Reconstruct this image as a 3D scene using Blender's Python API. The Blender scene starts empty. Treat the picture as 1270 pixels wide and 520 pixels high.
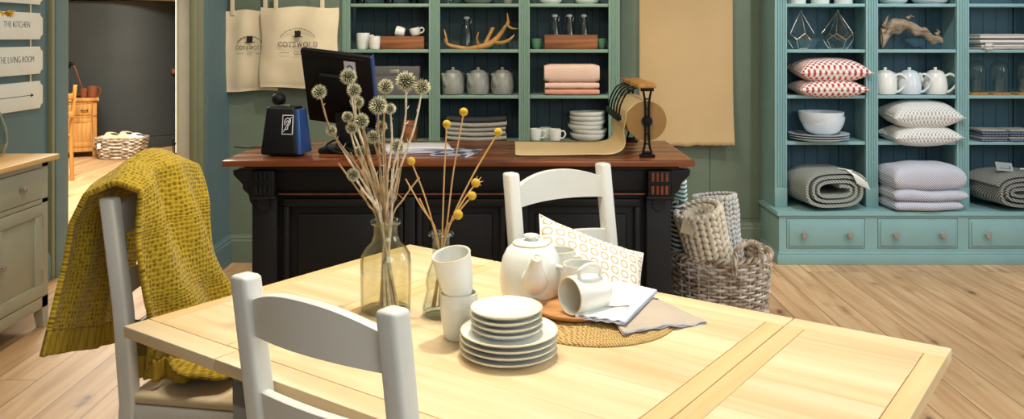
import bpy, bmesh, math, random
from mathutils import Vector, Matrix, Euler, noise
random.seed(7)
R = math.radians
COL = bpy.context.scene.collection
F = 1070.0; HZ = 45.0; CX = 635.0; CAMZ = 1.42
def at(px, py, d):
    return Vector(((px-CX)/F*d, d, CAMZ-(py-HZ)/F*d))
def s2l(c):
    return tuple(((v/12.92) if v <= 0.04045 else ((v+0.055)/1.055)**2.4) for v in c)
def hx(h):
    h = h.lstrip('#'); return s2l([int(h[i:i+2], 16)/255 for i in (0, 2, 4)])

# ------------------------------------------------------------------ materials
def new_mat(name):
    m = bpy.data.materials.new(name); m.use_nodes = True
    nt = m.node_tree
    return m, nt, nt.nodes['Principled BSDF']
def N(nt, t, **kw):
    n = nt.nodes.new(t)
    for k, v in kw.items():
        if k.startswith('i_'):
            n.inputs[k[2:].replace('_', ' ')].default_value = v
        else: setattr(n, k, v)
    return n
def ramp(nt, fac, stops):
    r = nt.nodes.new('ShaderNodeValToRGB'); e = r.color_ramp.elements
    while len(e) < len(stops): e.new(0.5)
    for el, (p, c) in zip(e, stops):
        el.position = p; el.color = (*c, 1) if len(c) == 3 else c
    nt.links.new(fac, r.inputs[0]); return r
def bump(nt, b, h, st=0.3, dist=0.002):
    n = N(nt, 'ShaderNodeBump'); n.inputs['Strength'].default_value = st; n.inputs['Distance'].default_value = dist
    nt.links.new(h, n.inputs['Height']); nt.links.new(n.outputs[0], b.inputs['Normal'])
def coords(nt, kind='Object', scale=(1, 1, 1), rot=(0, 0, 0), island=False):
    tc = N(nt, 'ShaderNodeTexCoord'); mp = N(nt, 'ShaderNodeMapping')
    mp.inputs['Scale'].default_value = scale; mp.inputs['Rotation'].default_value = rot
    src = tc.outputs[kind]
    if island:
        g = N(nt, 'ShaderNodeNewGeometry'); ml = N(nt, 'ShaderNodeMath', operation='MULTIPLY'); ml.inputs[1].default_value = 7.3
        nt.links.new(g.outputs['Random Per Island'], ml.inputs[0])
        ad = N(nt, 'ShaderNodeVectorMath', operation='ADD')
        nt.links.new(src, ad.inputs[0]); nt.links.new(ml.outputs[0], ad.inputs[1]); src = ad.outputs[0]
    nt.links.new(src, mp.inputs[0]); return mp.outputs[0]
def plain(name, col, rough=0.5, metal=0.0, var=0.06, nscale=8, bst=0.08, bscale=60, spec=0.5, sheen=0):
    m, nt, b = new_mat(name); c = hx(col) if isinstance(col, str) else col
    v = coords(nt)
    n = N(nt, 'ShaderNodeTexNoise', i_Scale=nscale, i_Detail=4.0); nt.links.new(v, n.inputs['Vector'])
    lo = tuple(x*(1-var) for x in c); hi = tuple(min(1, x*(1+var)) for x in c)
    r = ramp(nt, n.outputs[0], [(0.3, lo), (0.7, hi)]); nt.links.new(r.outputs[0], b.inputs['Base Color'])
    b.inputs['Roughness'].default_value = rough; b.inputs['Metallic'].default_value = metal
    b.inputs['Specular IOR Level'].default_value = spec
    if sheen: b.inputs['Sheen Weight'].default_value = sheen
    if bst:
        n2 = N(nt, 'ShaderNodeTexNoise', i_Scale=bscale, i_Detail=3.0); nt.links.new(v, n2.inputs['Vector'])
        bump(nt, b, n2.outputs[0], bst, 0.002)
    return m
def wood(name, dark, mid, light, axis=0, scale=6, rough=0.45, island=False, bst=0.1, stretch=14):
    m, nt, b = new_mat(name)
    sc = [stretch, stretch, stretch]; sc[axis] = 1.0
    v = coords(nt, scale=tuple(sc), island=island)
    n = N(nt, 'ShaderNodeTexNoise', i_Scale=scale/4, i_Detail=6.0, i_Distortion=0.6); nt.links.new(v, n.inputs['Vector'])
    r = ramp(nt, n.outputs[0], [(0.3, hx(dark)), (0.5, hx(mid)), (0.72, hx(light))])
    col = r.outputs[0]
    if island:
        g = N(nt, 'ShaderNodeNewGeometry'); mx = N(nt, 'ShaderNodeHueSaturation')
        mr = N(nt, 'ShaderNodeMapRange'); mr.inputs[3].default_value = 0.93; mr.inputs[4].default_value = 1.04
        nt.links.new(g.outputs['Random Per Island'], mr.inputs[0]); nt.links.new(mr.outputs[0], mx.inputs['Value'])
        nt.links.new(col, mx.inputs['Color']); col = mx.outputs[0]
    nt.links.new(col, b.inputs['Base Color']); b.inputs['Roughness'].default_value = rough
    bump(nt, b, n.outputs[0], bst, 0.002)
    return m
def glass(name, tint='#f4f8f6', edge='#9aa8a0', gl=1.0):
    m, nt, b = new_mat(name); nt.nodes.remove(b); out = nt.nodes['Material Output']
    tr = N(nt, 'ShaderNodeBsdfTransparent'); gs = N(nt, 'ShaderNodeBsdfGlossy'); gs.inputs['Roughness'].default_value = 0.04
    lw = N(nt, 'ShaderNodeLayerWeight'); lw.inputs[0].default_value = 0.5
    r = ramp(nt, lw.outputs['Facing'], [(0.0, hx(tint)), (0.62, hx(tint)), (1.0, hx(edge))]); nt.links.new(r.outputs[0], tr.inputs[0])
    fr = ramp(nt, lw.outputs['Facing'], [(0.0, (.05,)*3), (0.5, (.10,)*3), (0.8, (.32,)*3), (1.0, (.9,)*3)])
    n = N(nt, 'ShaderNodeTexNoise', i_Scale=22.0); nt.links.new(coords(nt), n.inputs['Vector'])
    bp = N(nt, 'ShaderNodeBump'); bp.inputs['Strength'].default_value = 0.25; bp.inputs['Distance'].default_value = 0.004
    nt.links.new(n.outputs[0], bp.inputs['Height'])
    for x in (gs, lw): nt.links.new(bp.outputs[0], x.inputs['Normal'])
    mx = N(nt, 'ShaderNodeMixShader'); nt.links.new(fr.outputs[0], mx.inputs[0]); nt.links.new(tr.outputs[0], mx.inputs[1]); nt.links.new(gs.outputs[0], mx.inputs[2])
    nt.links.new(mx.outputs[0], out.inputs[0]); return m
def weave(name, c1, c2, sx=300, sy=300, rot=0.0, rough=0.9, kind='Object', mode='check', bst=0.5, thr=0.5, plane='xz'):
    """two-tone woven cloth; stripes or twill or checks in object space"""
    m, nt, b = new_mat(name)
    v = coords(nt, kind)
    sep = N(nt, 'ShaderNodeSeparateXYZ'); nt.links.new(v, sep.inputs[0])
    A = {'x': 0, 'y': 1, 'z': 2}
    if plane == 'diag':
        ad = N(nt, 'ShaderNodeMath', operation='ADD'); nt.links.new(sep.outputs[0], ad.inputs[0]); nt.links.new(sep.outputs[1], ad.inputs[1])
        ax = ad.outputs[0]; ay = sep.outputs[2]
    else:
        ax = sep.outputs[A[plane[0]]]; ay = sep.outputs[A[plane[1]]]
    def mul(o, k):
        q = N(nt, 'ShaderNodeMath', operation='MULTIPLY'); nt.links.new(o, q.inputs[0]); q.inputs[1].default_value = k; return q.outputs[0]
    def op(o, a, bb=None):
        q = N(nt, 'ShaderNodeMath', operation=o); nt.links.new(a, q.inputs[0])
        if bb is not None: nt.links.new(bb, q.inputs[1])
        return q.outputs[0]
    X = mul(ax, sx); Y = mul(ay, sy)
    if mode == 'check': h = op('MULTIPLY', op('SINE', X), op('SINE', Y))
    elif mode == 'twill': h = op('SINE', op('ADD', X, Y))
    elif mode == 'herring':
        z = op('PINGPONG', X); z.node.inputs[1].default_value = 3.1416
        h = op('SINE', op('ADD', z, Y))
    elif mode == 'stripe': h = op('SINE', Y)
    elif mode == 'dots':
        h = op('MULTIPLY', op('SINE', X), op('SINE', Y))
    elif mode == 'ring':
        a = op('ABSOLUTE', op('SINE', X)); c = op('ABSOLUTE', op('SINE', Y)); h = op('SINE', mul(op('MULTIPLY', a, c), 9.0))
    r = ramp(nt, mul(op('ADD', h, mul(h, 0)), 0.5), [(0, hx(c1)), (1, hx(c2))])
    mr = N(nt, 'ShaderNodeMapRange'); mr.inputs[1].default_value = -1; mr.inputs[2].default_value = 1
    nt.links.new(h, mr.inputs[0]); nt.links.new(mr.outputs[0], r.inputs[0])
    r.color_ramp.elements[0].position = thr-0.15; r.color_ramp.elements[1].position = thr+0.15
    nt.links.new(r.outputs[0], b.inputs['Base Color']); b.inputs['Roughness'].default_value = rough
    b.inputs['Specular IOR Level'].default_value = 0.2
    bump(nt, b, mr.outputs[0], bst, 0.002)
    return m

# ------------------------------------------------------------------ mesh builder
class MB:
    def __init__(s): s.bm = bmesh.new(); s.uv = None
    def add(s, vs, fs, M=None, uvs=None):
        b = [s.bm.verts.new((M @ Vector(v)) if M else v) for v in vs]
        if uvs and s.uv is None: s.uv = s.bm.loops.layers.uv.new('UVMap')
        for f in fs:
            try: fc = s.bm.faces.new([b[i] for i in f])
            except ValueError: continue
            if uvs:
                for l, i in zip(fc.loops, f): l[s.uv].uv = uvs[i]
        return s
    def box(s, x0, x1, y0, y1, z0, z1, bv=0.0, seg=2, M=None):
        t = bmesh.new(); bmesh.ops.create_cube(t, size=1)
        for v in t.verts:
            v.co = Vector(((x0+x1)/2+v.co.x*(x1-x0), (y0+y1)/2+v.co.y*(y1-y0), (z0+z1)/2+v.co.z*(z1-z0)))
        if bv > 0: bmesh.ops.bevel(t, geom=t.edges[:], offset=bv, segments=seg, profile=0.5, affect='EDGES')
        s.merge(t, M); return s
    def merge(s, t, M=None):
        t.verts.index_update(); vs = [v.co.copy() for v in t.verts]; fs = [[v.index for v in f.verts] for f in t.faces]
        t.free(); s.add(vs, fs, M)
    def bar(s, a, b, w, h, bv=0.0, up=(0, 0, 1)):
        a = Vector(a); b = Vector(b); d = (b-a); L = d.length; d.normalize(); u = Vector(up)
        x = d.cross(u).normalized(); u2 = x.cross(d)
        M = Matrix(((x.x, d.x, u2.x, a.x), (x.y, d.y, u2.y, a.y), (x.z, d.z, u2.z, a.z), (0, 0, 0, 1)))
        return s.box(-w/2, w/2, 0, L, -h/2, h/2, bv, 2, M)
    def tube(s, pts, r, seg=8, cap=True, closed=False, M=None, flat=1.0):
        pts = [Vector(p) for p in pts]; n = len(pts)
        rs = list(r) if isinstance(r, (list, tuple)) else [r]*n
        if len(rs) != n:
            q = len(rs)-1; o_ = []
            for i in range(n):
                t = i/(n-1)*q; a = min(int(t), q-1); o_.append(rs[a]+(rs[a+1]-rs[a])*(t-a))
            rs = o_
        vs = []; prev = None
        for i, p in enumerate(pts):
            if closed: d = pts[(i+1) % n]-pts[i-1]
            else: d = pts[min(i+1, n-1)]-pts[max(i-1, 0)]
            if d.length < 1e-9: d = Vector((0, 0, 1))
            d.normalize()
            if prev is None:
                a = Vector((0, 0, 1)) if abs(d.z) < 0.9 else Vector((1, 0, 0))
                u = d.cross(a).normalized()
            else:
                u = prev-d*prev.dot(d)
                u = u.normalized() if u.length > 1e-6 else d.orthogonal().normalized()
            prev = u; w = d.cross(u)
            for k in range(seg):
                t = 2*math.pi*k/seg; vs.append(p+(u*math.cos(t)+w*math.sin(t)*flat)*rs[i])
        fs = []
        for i in range(n if closed else n-1):
            j = (i+1) % n
            for k in range(seg):
                fs.append([i*seg+k, i*seg+(k+1) % seg, j*seg+(k+1) % seg, j*seg+k])
        if cap and not closed:
            fs.append(list(range(seg))[::-1]); fs.append([(n-1)*seg+k for k in range(seg)])
        return s.add(vs, fs, M)
    def lathe(s, prof, seg=40, M=None, wob=0.0):
        vs = []; n = len(prof); ph = random.random()*9
        for (r, z) in prof:
            for k in range(seg):
                t = 2*math.pi*k/seg; q = r*(1+wob*math.sin(2*t+ph)+wob*0.6*math.sin(3*t+z*30))
                vs.append((q*math.cos(t), q*math.sin(t), z))
        fs = [[i*seg+k, i*seg+(k+1) % seg, (i+1)*seg+(k+1) % seg, (i+1)*seg+k] for i in range(n-1) for k in range(seg)]
        if prof[0][0] > 1e-6: fs.append(list(range(seg))[::-1])
        if prof[-1][0] > 1e-6: fs.append([(n-1)*seg+k for k in range(seg)])
        t = bmesh.new(); b = [t.verts.new(v) for v in vs]
        for f in fs:
            try: t.faces.new([b[i] for i in f])
            except ValueError: pass
        bmesh.ops.remove_doubles(t, verts=t.verts[:], dist=1e-5)
        s.merge(t, M); return s
    def prism(s, poly, y0, y1, bv=0.0, M=None):
        """poly in (x,z), extruded along y"""
        n = len(poly); t = bmesh.new()
        b = [t.verts.new((x, y0, z)) for x, z in poly]+[t.verts.new((x, y1, z)) for x, z in poly]
        fs = [t.faces.new(b[:n]), t.faces.new(b[n:][::-1])]
        for i in range(n): t.faces.new([b[i], b[n+i], b[n+(i+1) % n], b[(i+1) % n]])
        bmesh.ops.recalc_face_normals(t, faces=t.faces[:])
        if bv > 0:
            ed = [e for f in fs for e in f.edges]
            bmesh.ops.bevel(t, geom=ed, offset=bv, segments=2, profile=0.5, affect='EDGES')
        s.merge(t, M); return s
    def ball(s, c, r, sub=2, M=None):
        r = r if isinstance(r, (tuple, list)) else (r, r, r)
        t = bmesh.new(); bmesh.ops.create_icosphere(t, subdivisions=sub, radius=1)
        mm = (M or Matrix()) @ Matrix.Translation(Vector(c)) @ Matrix.Diagonal((*r, 1))
        s.merge(t, mm); return s
    def grid(s, fn, nu, nv, M=None, uvs=True, closeu=False):
        vs = []; uv = []
        for i in range(nu+1):
            for j in range(nv+1):
                vs.append(fn(i/nu, j/nv)); uv.append((i/nu, j/nv))
        fs = [[i*(nv+1)+j, (i+1)*(nv+1)+j, (i+1)*(nv+1)+j+1, i*(nv+1)+j+1] for i in range(nu) for j in range(nv)]
        return s.add(vs, fs, M, uv if uvs else None)
    def build(s, name, mat, parent=None, loc=None, rot=None, smooth=38, solid=0, sub=0, recalc=True):
        if recalc: bmesh.ops.recalc_face_normals(s.bm, faces=s.bm.faces[:])
        me = bpy.data.meshes.new(name); s.bm.to_mesh(me); s.bm.free()
        mats = mat if isinstance(mat, (list, tuple)) else [mat]
        for m in mats: me.materials.append(m)
        if smooth:
            me.polygons.foreach_set('use_smooth', [True]*len(me.polygons)); me.set_sharp_from_angle(angle=R(smooth))
        o = bpy.data.objects.new(name, me); COL.objects.link(o)
        if parent: o.parent = parent
        if loc is not None: o.location = loc
        if rot is not None: o.rotation_euler = rot
        if solid:
            q = o.modifiers.new('s', 'SOLIDIFY'); q.thickness = solid; q.offset = 0
        if sub:
            q = o.modifiers.new('b', 'SUBSURF'); q.levels = sub; q.render_levels = sub
        return o
def tag(o, label, cat, group=None, kind=None):
    o['label'] = label; o['category'] = cat
    if group: o['group'] = group
    if kind: o['kind'] = kind
    return o
def thing(name, label, cat, loc=(0, 0, 0), rz=0.0, group=None, rot=None):
    o = bpy.data.objects.new(name, None); COL.objects.link(o); o.empty_display_size = 0.05
    o.location = loc; o.rotation_euler = rot if rot else (0, 0, rz)
    return tag(o, label, cat, group)
def struct(o): o['kind'] = 'structure'; return o
def dup(root, loc, rot=None, label=None, scale=None):
    r = root.copy(); COL.objects.link(r); r.location = loc
    if rot is not None: r.rotation_euler = rot
    if scale is not None: r.scale = scale
    if label: r['label'] = label
    for ch in list(root.children):
        c = ch.copy(); COL.objects.link(c); c.parent = r
        for g in list(ch.children):
            d = g.copy(); COL.objects.link(d); d.parent = c
    return r
def text_mesh(txt, size, name, mat, parent, loc, rot, depth=0.0004, sx=1.0, spacing=1.0, align='CENTER', off=0.0):
    cu = bpy.data.curves.new('t', 'FONT'); cu.body = txt; cu.size = size; cu.extrude = depth; cu.offset = off
    cu.align_x = align; cu.align_y = 'CENTER'; cu.space_character = spacing
    to = bpy.data.objects.new('t', cu); COL.objects.link(to)
    dg = bpy.context.evaluated_depsgraph_get(); dg.update()
    me = bpy.data.meshes.new_from_object(to.evaluated_get(dg)); bpy.data.objects.remove(to)
    me.materials.clear(); me.materials.append(mat); me.name = name
    o = bpy.data.objects.new(name, me); COL.objects.link(o); o.parent = parent
    o.location = loc; o.rotation_euler = rot; o.scale = (sx, 1, 1)
    return o
def smoothpath(P, n=24):
    """Catmull-Rom through points"""
    P = [Vector(p) for p in P]; Q = [2*P[0]-P[1]]+P+[2*P[-1]-P[-2]]; out = []
    m = len(P)-1
    for i in range(m):
        k = max(2, n//m)
        for j in range(k):
            t = j/k; a, b, c, d = Q[i:i+4]
            out.append(0.5*((2*b)+(c-a)*t+(2*a-5*b+4*c-d)*t*t+(-a+3*b-3*c+d)*t**3))
    out.append(P[-1]); return out

STROKES = {
 'C': (.80, [[(.74,.76),(.62,.93),(.42,1.0),(.20,.90),(.05,.62),(.05,.38),(.20,.10),(.42,0),(.62,.07),(.76,.24)], [(.74,.96),(.74,.72)]]),
 'O': (.92, [[(.46,1),(.22,.92),(.06,.66),(.06,.34),(.22,.08),(.46,0),(.70,.08),(.86,.34),(.86,.66),(.70,.92),(.46,1)]]),
 'T': (.78, [[(.04,.98),(.74,.98)], [(.39,.98),(.39,0)], [(.24,0),(.54,0)], [(.05,.99),(.05,.80)], [(.73,.99),(.73,.80)]]),
 'S': (.62, [[(.50,.80),(.42,.95),(.28,1.0),(.12,.90),(.10,.72),(.24,.58),(.42,.44),(.52,.28),(.46,.08),(.28,0),(.12,.06),(.06,.22)], [(.50,.97),(.50,.76)], [(.06,.26),(.06,.03)]]),
 'W': (1.16, [[(.12,1),(.36,0)], [(.36,0),(.58,.9)], [(.58,.9),(.80,0)], [(.80,0),(1.04,1)], [(.02,1),(.24,1)], [(.94,1),(1.14,1)]]),
 'L': (.70, [[(.18,1),(.18,0)], [(.06,1),(.32,1)], [(.06,0),(.62,0)], [(.62,0),(.64,.24)]]),
 'D': (.88, [[(.18,1),(.18,0)], [(.05,1),(.40,1)], [(.05,0),(.40,0)], [(.40,1),(.64,.92),(.80,.68),(.80,.32),(.64,.08),(.40,0)]])}
def serif_text(txt, h, name, mat, parent, cx_, y, z, spacing=.16, wt=.052):
    """wordmark in thin serif capitals standing in the x-z plane"""
    tot = sum(STROKES[c][0]+spacing for c in txt)-spacing; x = cx_-tot*h/2; m = MB()
    for c in txt:
        w, ss = STROKES[c]
        for st in ss:
            heavy = len(st) > 2 or (abs(st[0][1]-st[1][1]) > .5)
            P = [(x+a*h, y, z+(b-.5)*h) for a, b in st]
            if len(P) > 2: P = smoothpath(P, 3*len(P))
            m.tube(P, h*wt*(1.15 if heavy else .6), 5)
        x += (w+spacing)*h
    return m.build(name, mat, parent)
# palette
M_wall = plain('wall_paint_teal', '#5c757a', 0.75, var=0.04)
M_wallg = plain('wall_paint_olive', '#6a7866', 0.75, var=0.05)
M_trim = plain('trim_paint_green', '#667a68', 0.5, var=0.03)
M_trimo = plain('trim_paint_olive', '#7d8062', 0.5, var=0.03)
M_cream = plain('cream_plaster', '#e9e2cc', 0.8)
M_char = plain('charcoal_plaster', '#3d4344', 0.6, var=0.1, nscale=2)
M_ceil = plain('white_ceiling', '#eceae4', 0.9)
M_unitL = plain('sage_paint', '#809c8a', 0.45, var=0.03)
M_unitR = plain('aqua_paint', '#84aaa9', 0.45, var=0.03)
M_backL = plain('teal_panel_shaded_left', '#30464a', 0.6, var=0.05)  # back panel teal darkened to carry the shade inside the shelves
M_backR = plain('teal_panel_shaded_right', '#3c5f6c', 0.6, var=0.05)  # right unit's panel, shelf shade also put into its colour
M_white = plain('chair_paint', '#d9d9cf', 0.4, var=0.02, bst=0.04)
M_grey = plain('grey_paint', '#9fa197', 0.45, var=0.03)
M_greypale = plain('pale_sage_paint', '#a9ab98', 0.45, var=0.03)
M_black = plain('black_plastic', '#0e0e10', 0.5, var=0.1, spec=0.3)
M_blackpaint = plain('black_furniture_paint', '#161414', 0.5, var=0.25, nscale=5, bst=0.15, spec=0.35)
M_iron = plain('black_iron', '#131313', 0.4, metal=0.6)
M_blue = plain('blue_plastic', '#2b4a80', 0.3)
M_steel = plain('steel', '#c9c6c0', 0.25, metal=1.0)
M_pewter = plain('pewter', '#a8a098', 0.3, metal=0.45)
M_copper = plain('worn_copper_edge', '#8a4a2c', 0.4, metal=0.2, var=0.3, nscale=30)
M_ceram = plain('white_glazed_ceramic', '#e6e6dd', 0.22, var=0.04, nscale=14, bst=0.05, bscale=18)
M_ceramblue = plain('blue_white_glaze', '#d6dee2', 0.22, var=0.06, nscale=14)
M_rim = plain('cream_rim_glaze', '#e6d9b4', 0.3)
M_stone = plain('grey_stoneware', '#8f9188', 0.35, var=0.12, nscale=30)
M_oak = wood('light_oak', '#d8b888', '#e3c99c', '#ecd8b2', 0, 5, 0.42, True)
M_oaky = wood('light_oak_cross', '#d6b27a', '#e0c08a', '#e8cd9c', 1, 5, 0.42, True)
M_oakd = wood('honey_oak', '#a06a2c', '#c58d45', '#d8a761', 2, 6, 0.45)
M_oakside = wood('oak_sideboard_top', '#bf8a40', '#dcab5e', '#e9c27c', 1, 6, 0.4)
M_mahog = wood('polished_mahogany', '#45200f', '#83441f', '#a86535', 0, 5, 0.25)
M_crate = wood('brown_crate_wood', '#5a3018', '#8a5128', '#a86d3c', 0, 8, 0.6)
M_glass = glass('clear_glass')
M_glassy = glass('seeded_bottle_glass', '#f6f7f0', '#74745a')
M_canvas = plain('cotton_canvas', '#e2d2b0', 0.95, var=0.08, nscale=5, bst=0.3, bscale=300)
M_ink = plain('black_ink', '#1c1a18', 0.8, bst=0)
M_kraft = plain('kraft_paper', '#ecd3a0', 0.8, var=0.03)
M_kraftd = plain('kraft_paper_wall', '#bfa173', 0.85, var=0.08, nscale=1.5)
M_paper = plain('white_paper', '#e8e8ee', 0.7)
M_linenw = plain('white_linen', '#ecebe4', 0.95, bst=0.3, bscale=400)
M_lineng = plain('taupe_linen', '#b9ab98', 0.95, bst=0.4, bscale=400)
M_blueedge = plain('blue_hem', '#b4b9c8', 0.9)
# ------------------------------------------------------------------ room shell
def floor_material():
    m, nt, b = new_mat('oak_floor_boards')
    v = coords(nt, rot=(0, 0, R(90)))
    br = N(nt, 'ShaderNodeTexBrick'); br.offset = 0.37; br.inputs['Scale'].default_value = 1.0
    br.inputs['Brick Width'].default_value = 2.6; br.offset_frequency = 3; br.inputs['Row Height'].default_value = 0.178
    br.inputs['Mortar Size'].default_value = 0.0022; br.inputs['Mortar Smooth'].default_value = 0.3
    br.inputs['Color1'].default_value = (0, 0, 0, 1); br.inputs['Color2'].default_value = (1, 1, 1, 1); br.inputs['Mortar'].default_value = (0.5, 0.5, 0.5, 1)
    nt.links.new(v, br.inputs['Vector'])
    mu = N(nt, 'ShaderNodeVectorMath', operation='MULTIPLY'); mu.inputs[1].default_value = (1.0, 13, 1); nt.links.new(v, mu.inputs[0])
    sc = N(nt, 'ShaderNodeVectorMath', operation='SCALE'); sc.inputs['Scale'].default_value = 17.0; nt.links.new(br.outputs['Color'], sc.inputs[0])
    ad = N(nt, 'ShaderNodeVectorMath', operation='ADD'); nt.links.new(mu.outputs[0], ad.inputs[0]); nt.links.new(sc.outputs[0], ad.inputs[1])
    n = N(nt, 'ShaderNodeTexNoise', i_Scale=1.6, i_Detail=8.0, i_Distortion=0.9); nt.links.new(ad.outputs[0], n.inputs['Vector'])
    r = ramp(nt, n.outputs[0], [(0.25, hx('#a98257')), (0.48, hx('#c7a074')), (0.75, hx('#d9b98e'))])
    hs = N(nt, 'ShaderNodeHueSaturation'); mr = N(nt, 'ShaderNodeMapRange'); mr.inputs[3].default_value = 0.82; mr.inputs[4].default_value = 1.12
    nt.links.new(br.outputs['Color'], mr.inputs[0]); nt.links.new(mr.outputs[0], hs.inputs['Value']); nt.links.new(r.outputs[0], hs.inputs['Color'])
    # knots
    ku = N(nt, 'ShaderNodeVectorMath', operation='MULTIPLY'); ku.inputs[1].default_value = (1.5, 4.0, 1); nt.links.new(v, ku.inputs[0])
    wn = N(nt, 'ShaderNodeTexNoise', i_Scale=9.0, i_Detail=3.0); nt.links.new(v, wn.inputs['Vector'])
    ws = N(nt, 'ShaderNodeVectorMath', operation='SCALE'); ws.inputs['Scale'].default_value = 0.22; nt.links.new(wn.outputs[1], ws.inputs[0])
    ka = N(nt, 'ShaderNodeVectorMath', operation='ADD'); nt.links.new(ku.outputs[0], ka.inputs[0]); nt.links.new(ws.outputs[0], ka.inputs[1])
    vo = N(nt, 'ShaderNodeTexVoronoi', i_Scale=1.6); nt.links.new(ka.outputs[0], vo.inputs['Vector'])
    kr = ramp(nt, vo.outputs['Distance'], [(0.0, (1, 1, 1)), (0.06, (0.85, 0.85, 0.85)), (0.13, (0.25, 0.25, 0.25)), (0.26, (0, 0, 0))])
    mx = N(nt, 'ShaderNodeMixRGB'); nt.links.new(kr.outputs[0], mx.inputs[0]); nt.links.new(hs.outputs[0], mx.inputs[1]); mx.inputs[2].default_value = (*hx('#5a3a22'), 1)
    m2 = N(nt, 'ShaderNodeMixRGB'); nt.links.new(br.outputs['Fac'], m2.inputs[0]); nt.links.new(mx.outputs[0], m2.inputs[1]); m2.inputs[2].default_value = (*hx('#6b4a2c'), 1)
    nt.links.new(m2.outputs[0], b.inputs['Base Color']); b.inputs['Roughness'].default_value = 0.5
    bump(nt, b, n.outputs[0], 0.12, 0.002)
    return m
M_floor = floor_material()
def sbox(name, mat, *a, bv=0.0, parent=None):
    o = MB().box(*a, bv=bv).build(name, mat, parent)
    if parent is None: struct(o)
    return o
ZW = 5.78      # right part of the back wall
ZL = 5.43      # left part of the back wall
sbox('floor', M_floor, -9, 5, -1.2, 12.6, -0.05, 0)
sbox('ceiling', M_ceil, -9, 5, -1.2, 12.6, 3.0, 3.05)
sbox('wall_back_right', M_wallg, 0.665, 4.4, ZW, ZW+0.1, 0, 3.0)
sbox('wall_back_center', M_wall, -1.085, 0.665, ZW+0.02, ZW+0.12, 0, 3.0)
sbox('wall_back_left', M_wallg, -1.85, -1.085, ZL, ZL+0.4, 0, 3.0)
sbox('wall_nib', M_wall, -1.88, -1.78, 5.05, ZL+0.2, 0, 3.0)
sbox('wall_left', M_wall, -2.81, -2.71, -1.2, 5.22, 0, 3.0)
# faint painted wall panels on the right wall
pn = MB(); pn.box(0.70, 1.32, ZW-0.006, ZW, 0.2, 2.9, 0.002); pn.box(1.325, 1.66, ZW-0.006, ZW, 0.2, 2.9, 0.002)
struct(pn.build('trim_4', M_wallg))
# doorway wall above the opening and its casings
DX0, DX1 = -2.68, -1.878
sbox('wall_doorway', M_wall, -2.71, -1.83, 5.06, 5.2, 2.15, 3.0)
c = MB(); c.box(-2.712, DX0, 5.03, 5.215, 0, 2.18, 0.004); struct(c.build('trim_1', M_trimo))
c = MB(); c.box(DX0-0.001, DX0+0.006, 5.06, 5.2, 0, 2.15, 0.001); struct(c.build('trim_2', M_wall))
c = MB(); c.box(DX1, -1.80, 5.02, 5.10, 0, 2.2, 0.006); c.box(DX1+0.01, -1.83, 5.005, 5.03, 0, 2.2, 0.006); c.box(-1.81, -1.775, 5.01, 5.08, 0, 0.2, 0.004)
struct(c.build('trim_3', M_trimo))
sbox('trim_5', M_cream, -1.992, DX1, 5.16, 5.22, 0, 2.15, bv=0.002)
sbox('wall_hall_side', M_cream, -2.03, -1.85, 5.22, 6.4, 0, 3.0)
# baseboards
def skirting(name, x0, x1, y0, y1, mat, nx=0, ny=-1):
    m = MB(); h = 0.175
    if ny: 
        m.prism([(0, 0), (0, h), (-0.008, h), (-0.012, h-0.012), (-0.02, h-0.018), (-0.02, h-0.03), (-0.026, h-0.04), (-0.026, 0)], x0, x1,
                M=Matrix(((0, 1, 0, 0), (1, 0, 0, y0), (0, 0, 1, 0), (0, 0, 0, 1))))
    else:
        m.prism([(0, 0), (0, h), (0.008, h), (0.012, h-0.012), (0.02, h-0.018), (0.02, h-0.03), (0.026, h-0.04), (0.026, 0)], y0, y1, M=Matrix.Translation((x0, 0, 0)))
    return struct(m.build(name, mat, smooth=20))
skirting('baseboard_back_left', -1.78, -1.085, ZL, ZL, M_wallg)
skirting('baseboard_nib', -1.78, -1.78, 5.08, ZL, M_wall, ny=0)
skirting('baseboard_back_right', 0.665, 1.68, ZW-0.006, ZW, M_wallg)
skirting('baseboard_left', -2.71, -2.71, -1.2, 5.02, M_wall, ny=0)

# ---- room beyond the doorway
pts = [(-9, 10.75), (-6.2, 10.72), (-5.2, 10.72), (-4.85, 10.78), (-4.62, 10.9), (-4.45, 11.08), (-4.33, 11.35), (-4.3, 11.9)]
cur = smoothpath([(x, y, 0) for x, y in pts], 56)
w = MB(); n = len(cur)
def topz(p): return 1.86 if p.y < 11.1 else 1.86-0.22*(p.y-11.1)
w.add([(p.x, p.y, 0) for p in cur]+[(p.x, p.y, topz(p)) for p in cur]+[(p.x, p.y+0.12, 0) for p in cur]+[(p.x, p.y+0.12, topz(p)) for p in cur],
      [[i, i+1, n+i+1, n+i] for i in range(n-1)]+[[n+i, n+i+1, 3*n+i+1, 3*n+i] for i in range(n-1)]+[[2*n+i, 2*n+i+1, 3*n+i+1, 3*n+i] for i in range(n-1)])
struct(w.build('wall_far_curved', M_char))
w = MB()
for i in range(n-1):
    a, b2 = cur[i], cur[i+1]
    w.bar((a.x, a.y-0.012, 0.09), (b2.x, b2.y-0.012, 0.09), 0.024, 0.18, 0.003)
    w.bar((a.x, a.y-0.02, 0.165), (b2.x, b2.y-0.02, 0.165), 0.03, 0.02, 0.003)
struct(w.build('baseboard_far_curved', M_char))
sbox('wall_far_back', M_cream, -9, -1.8, 12.4, 12.5, 0, 3.0)
sbox('wall_far_bulkhead', M_cream, -9, -4.0, 10.6, 12.3, 1.875, 2.1)
sbox('wall_far_left', M_cream, -9.0, -8.9, 5.2, 12.5, 0, 3.0)
sbox('wall_far_right', M_cream, -3.98, -3.9, 10.2, 12.4, 0, 3.0)
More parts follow.
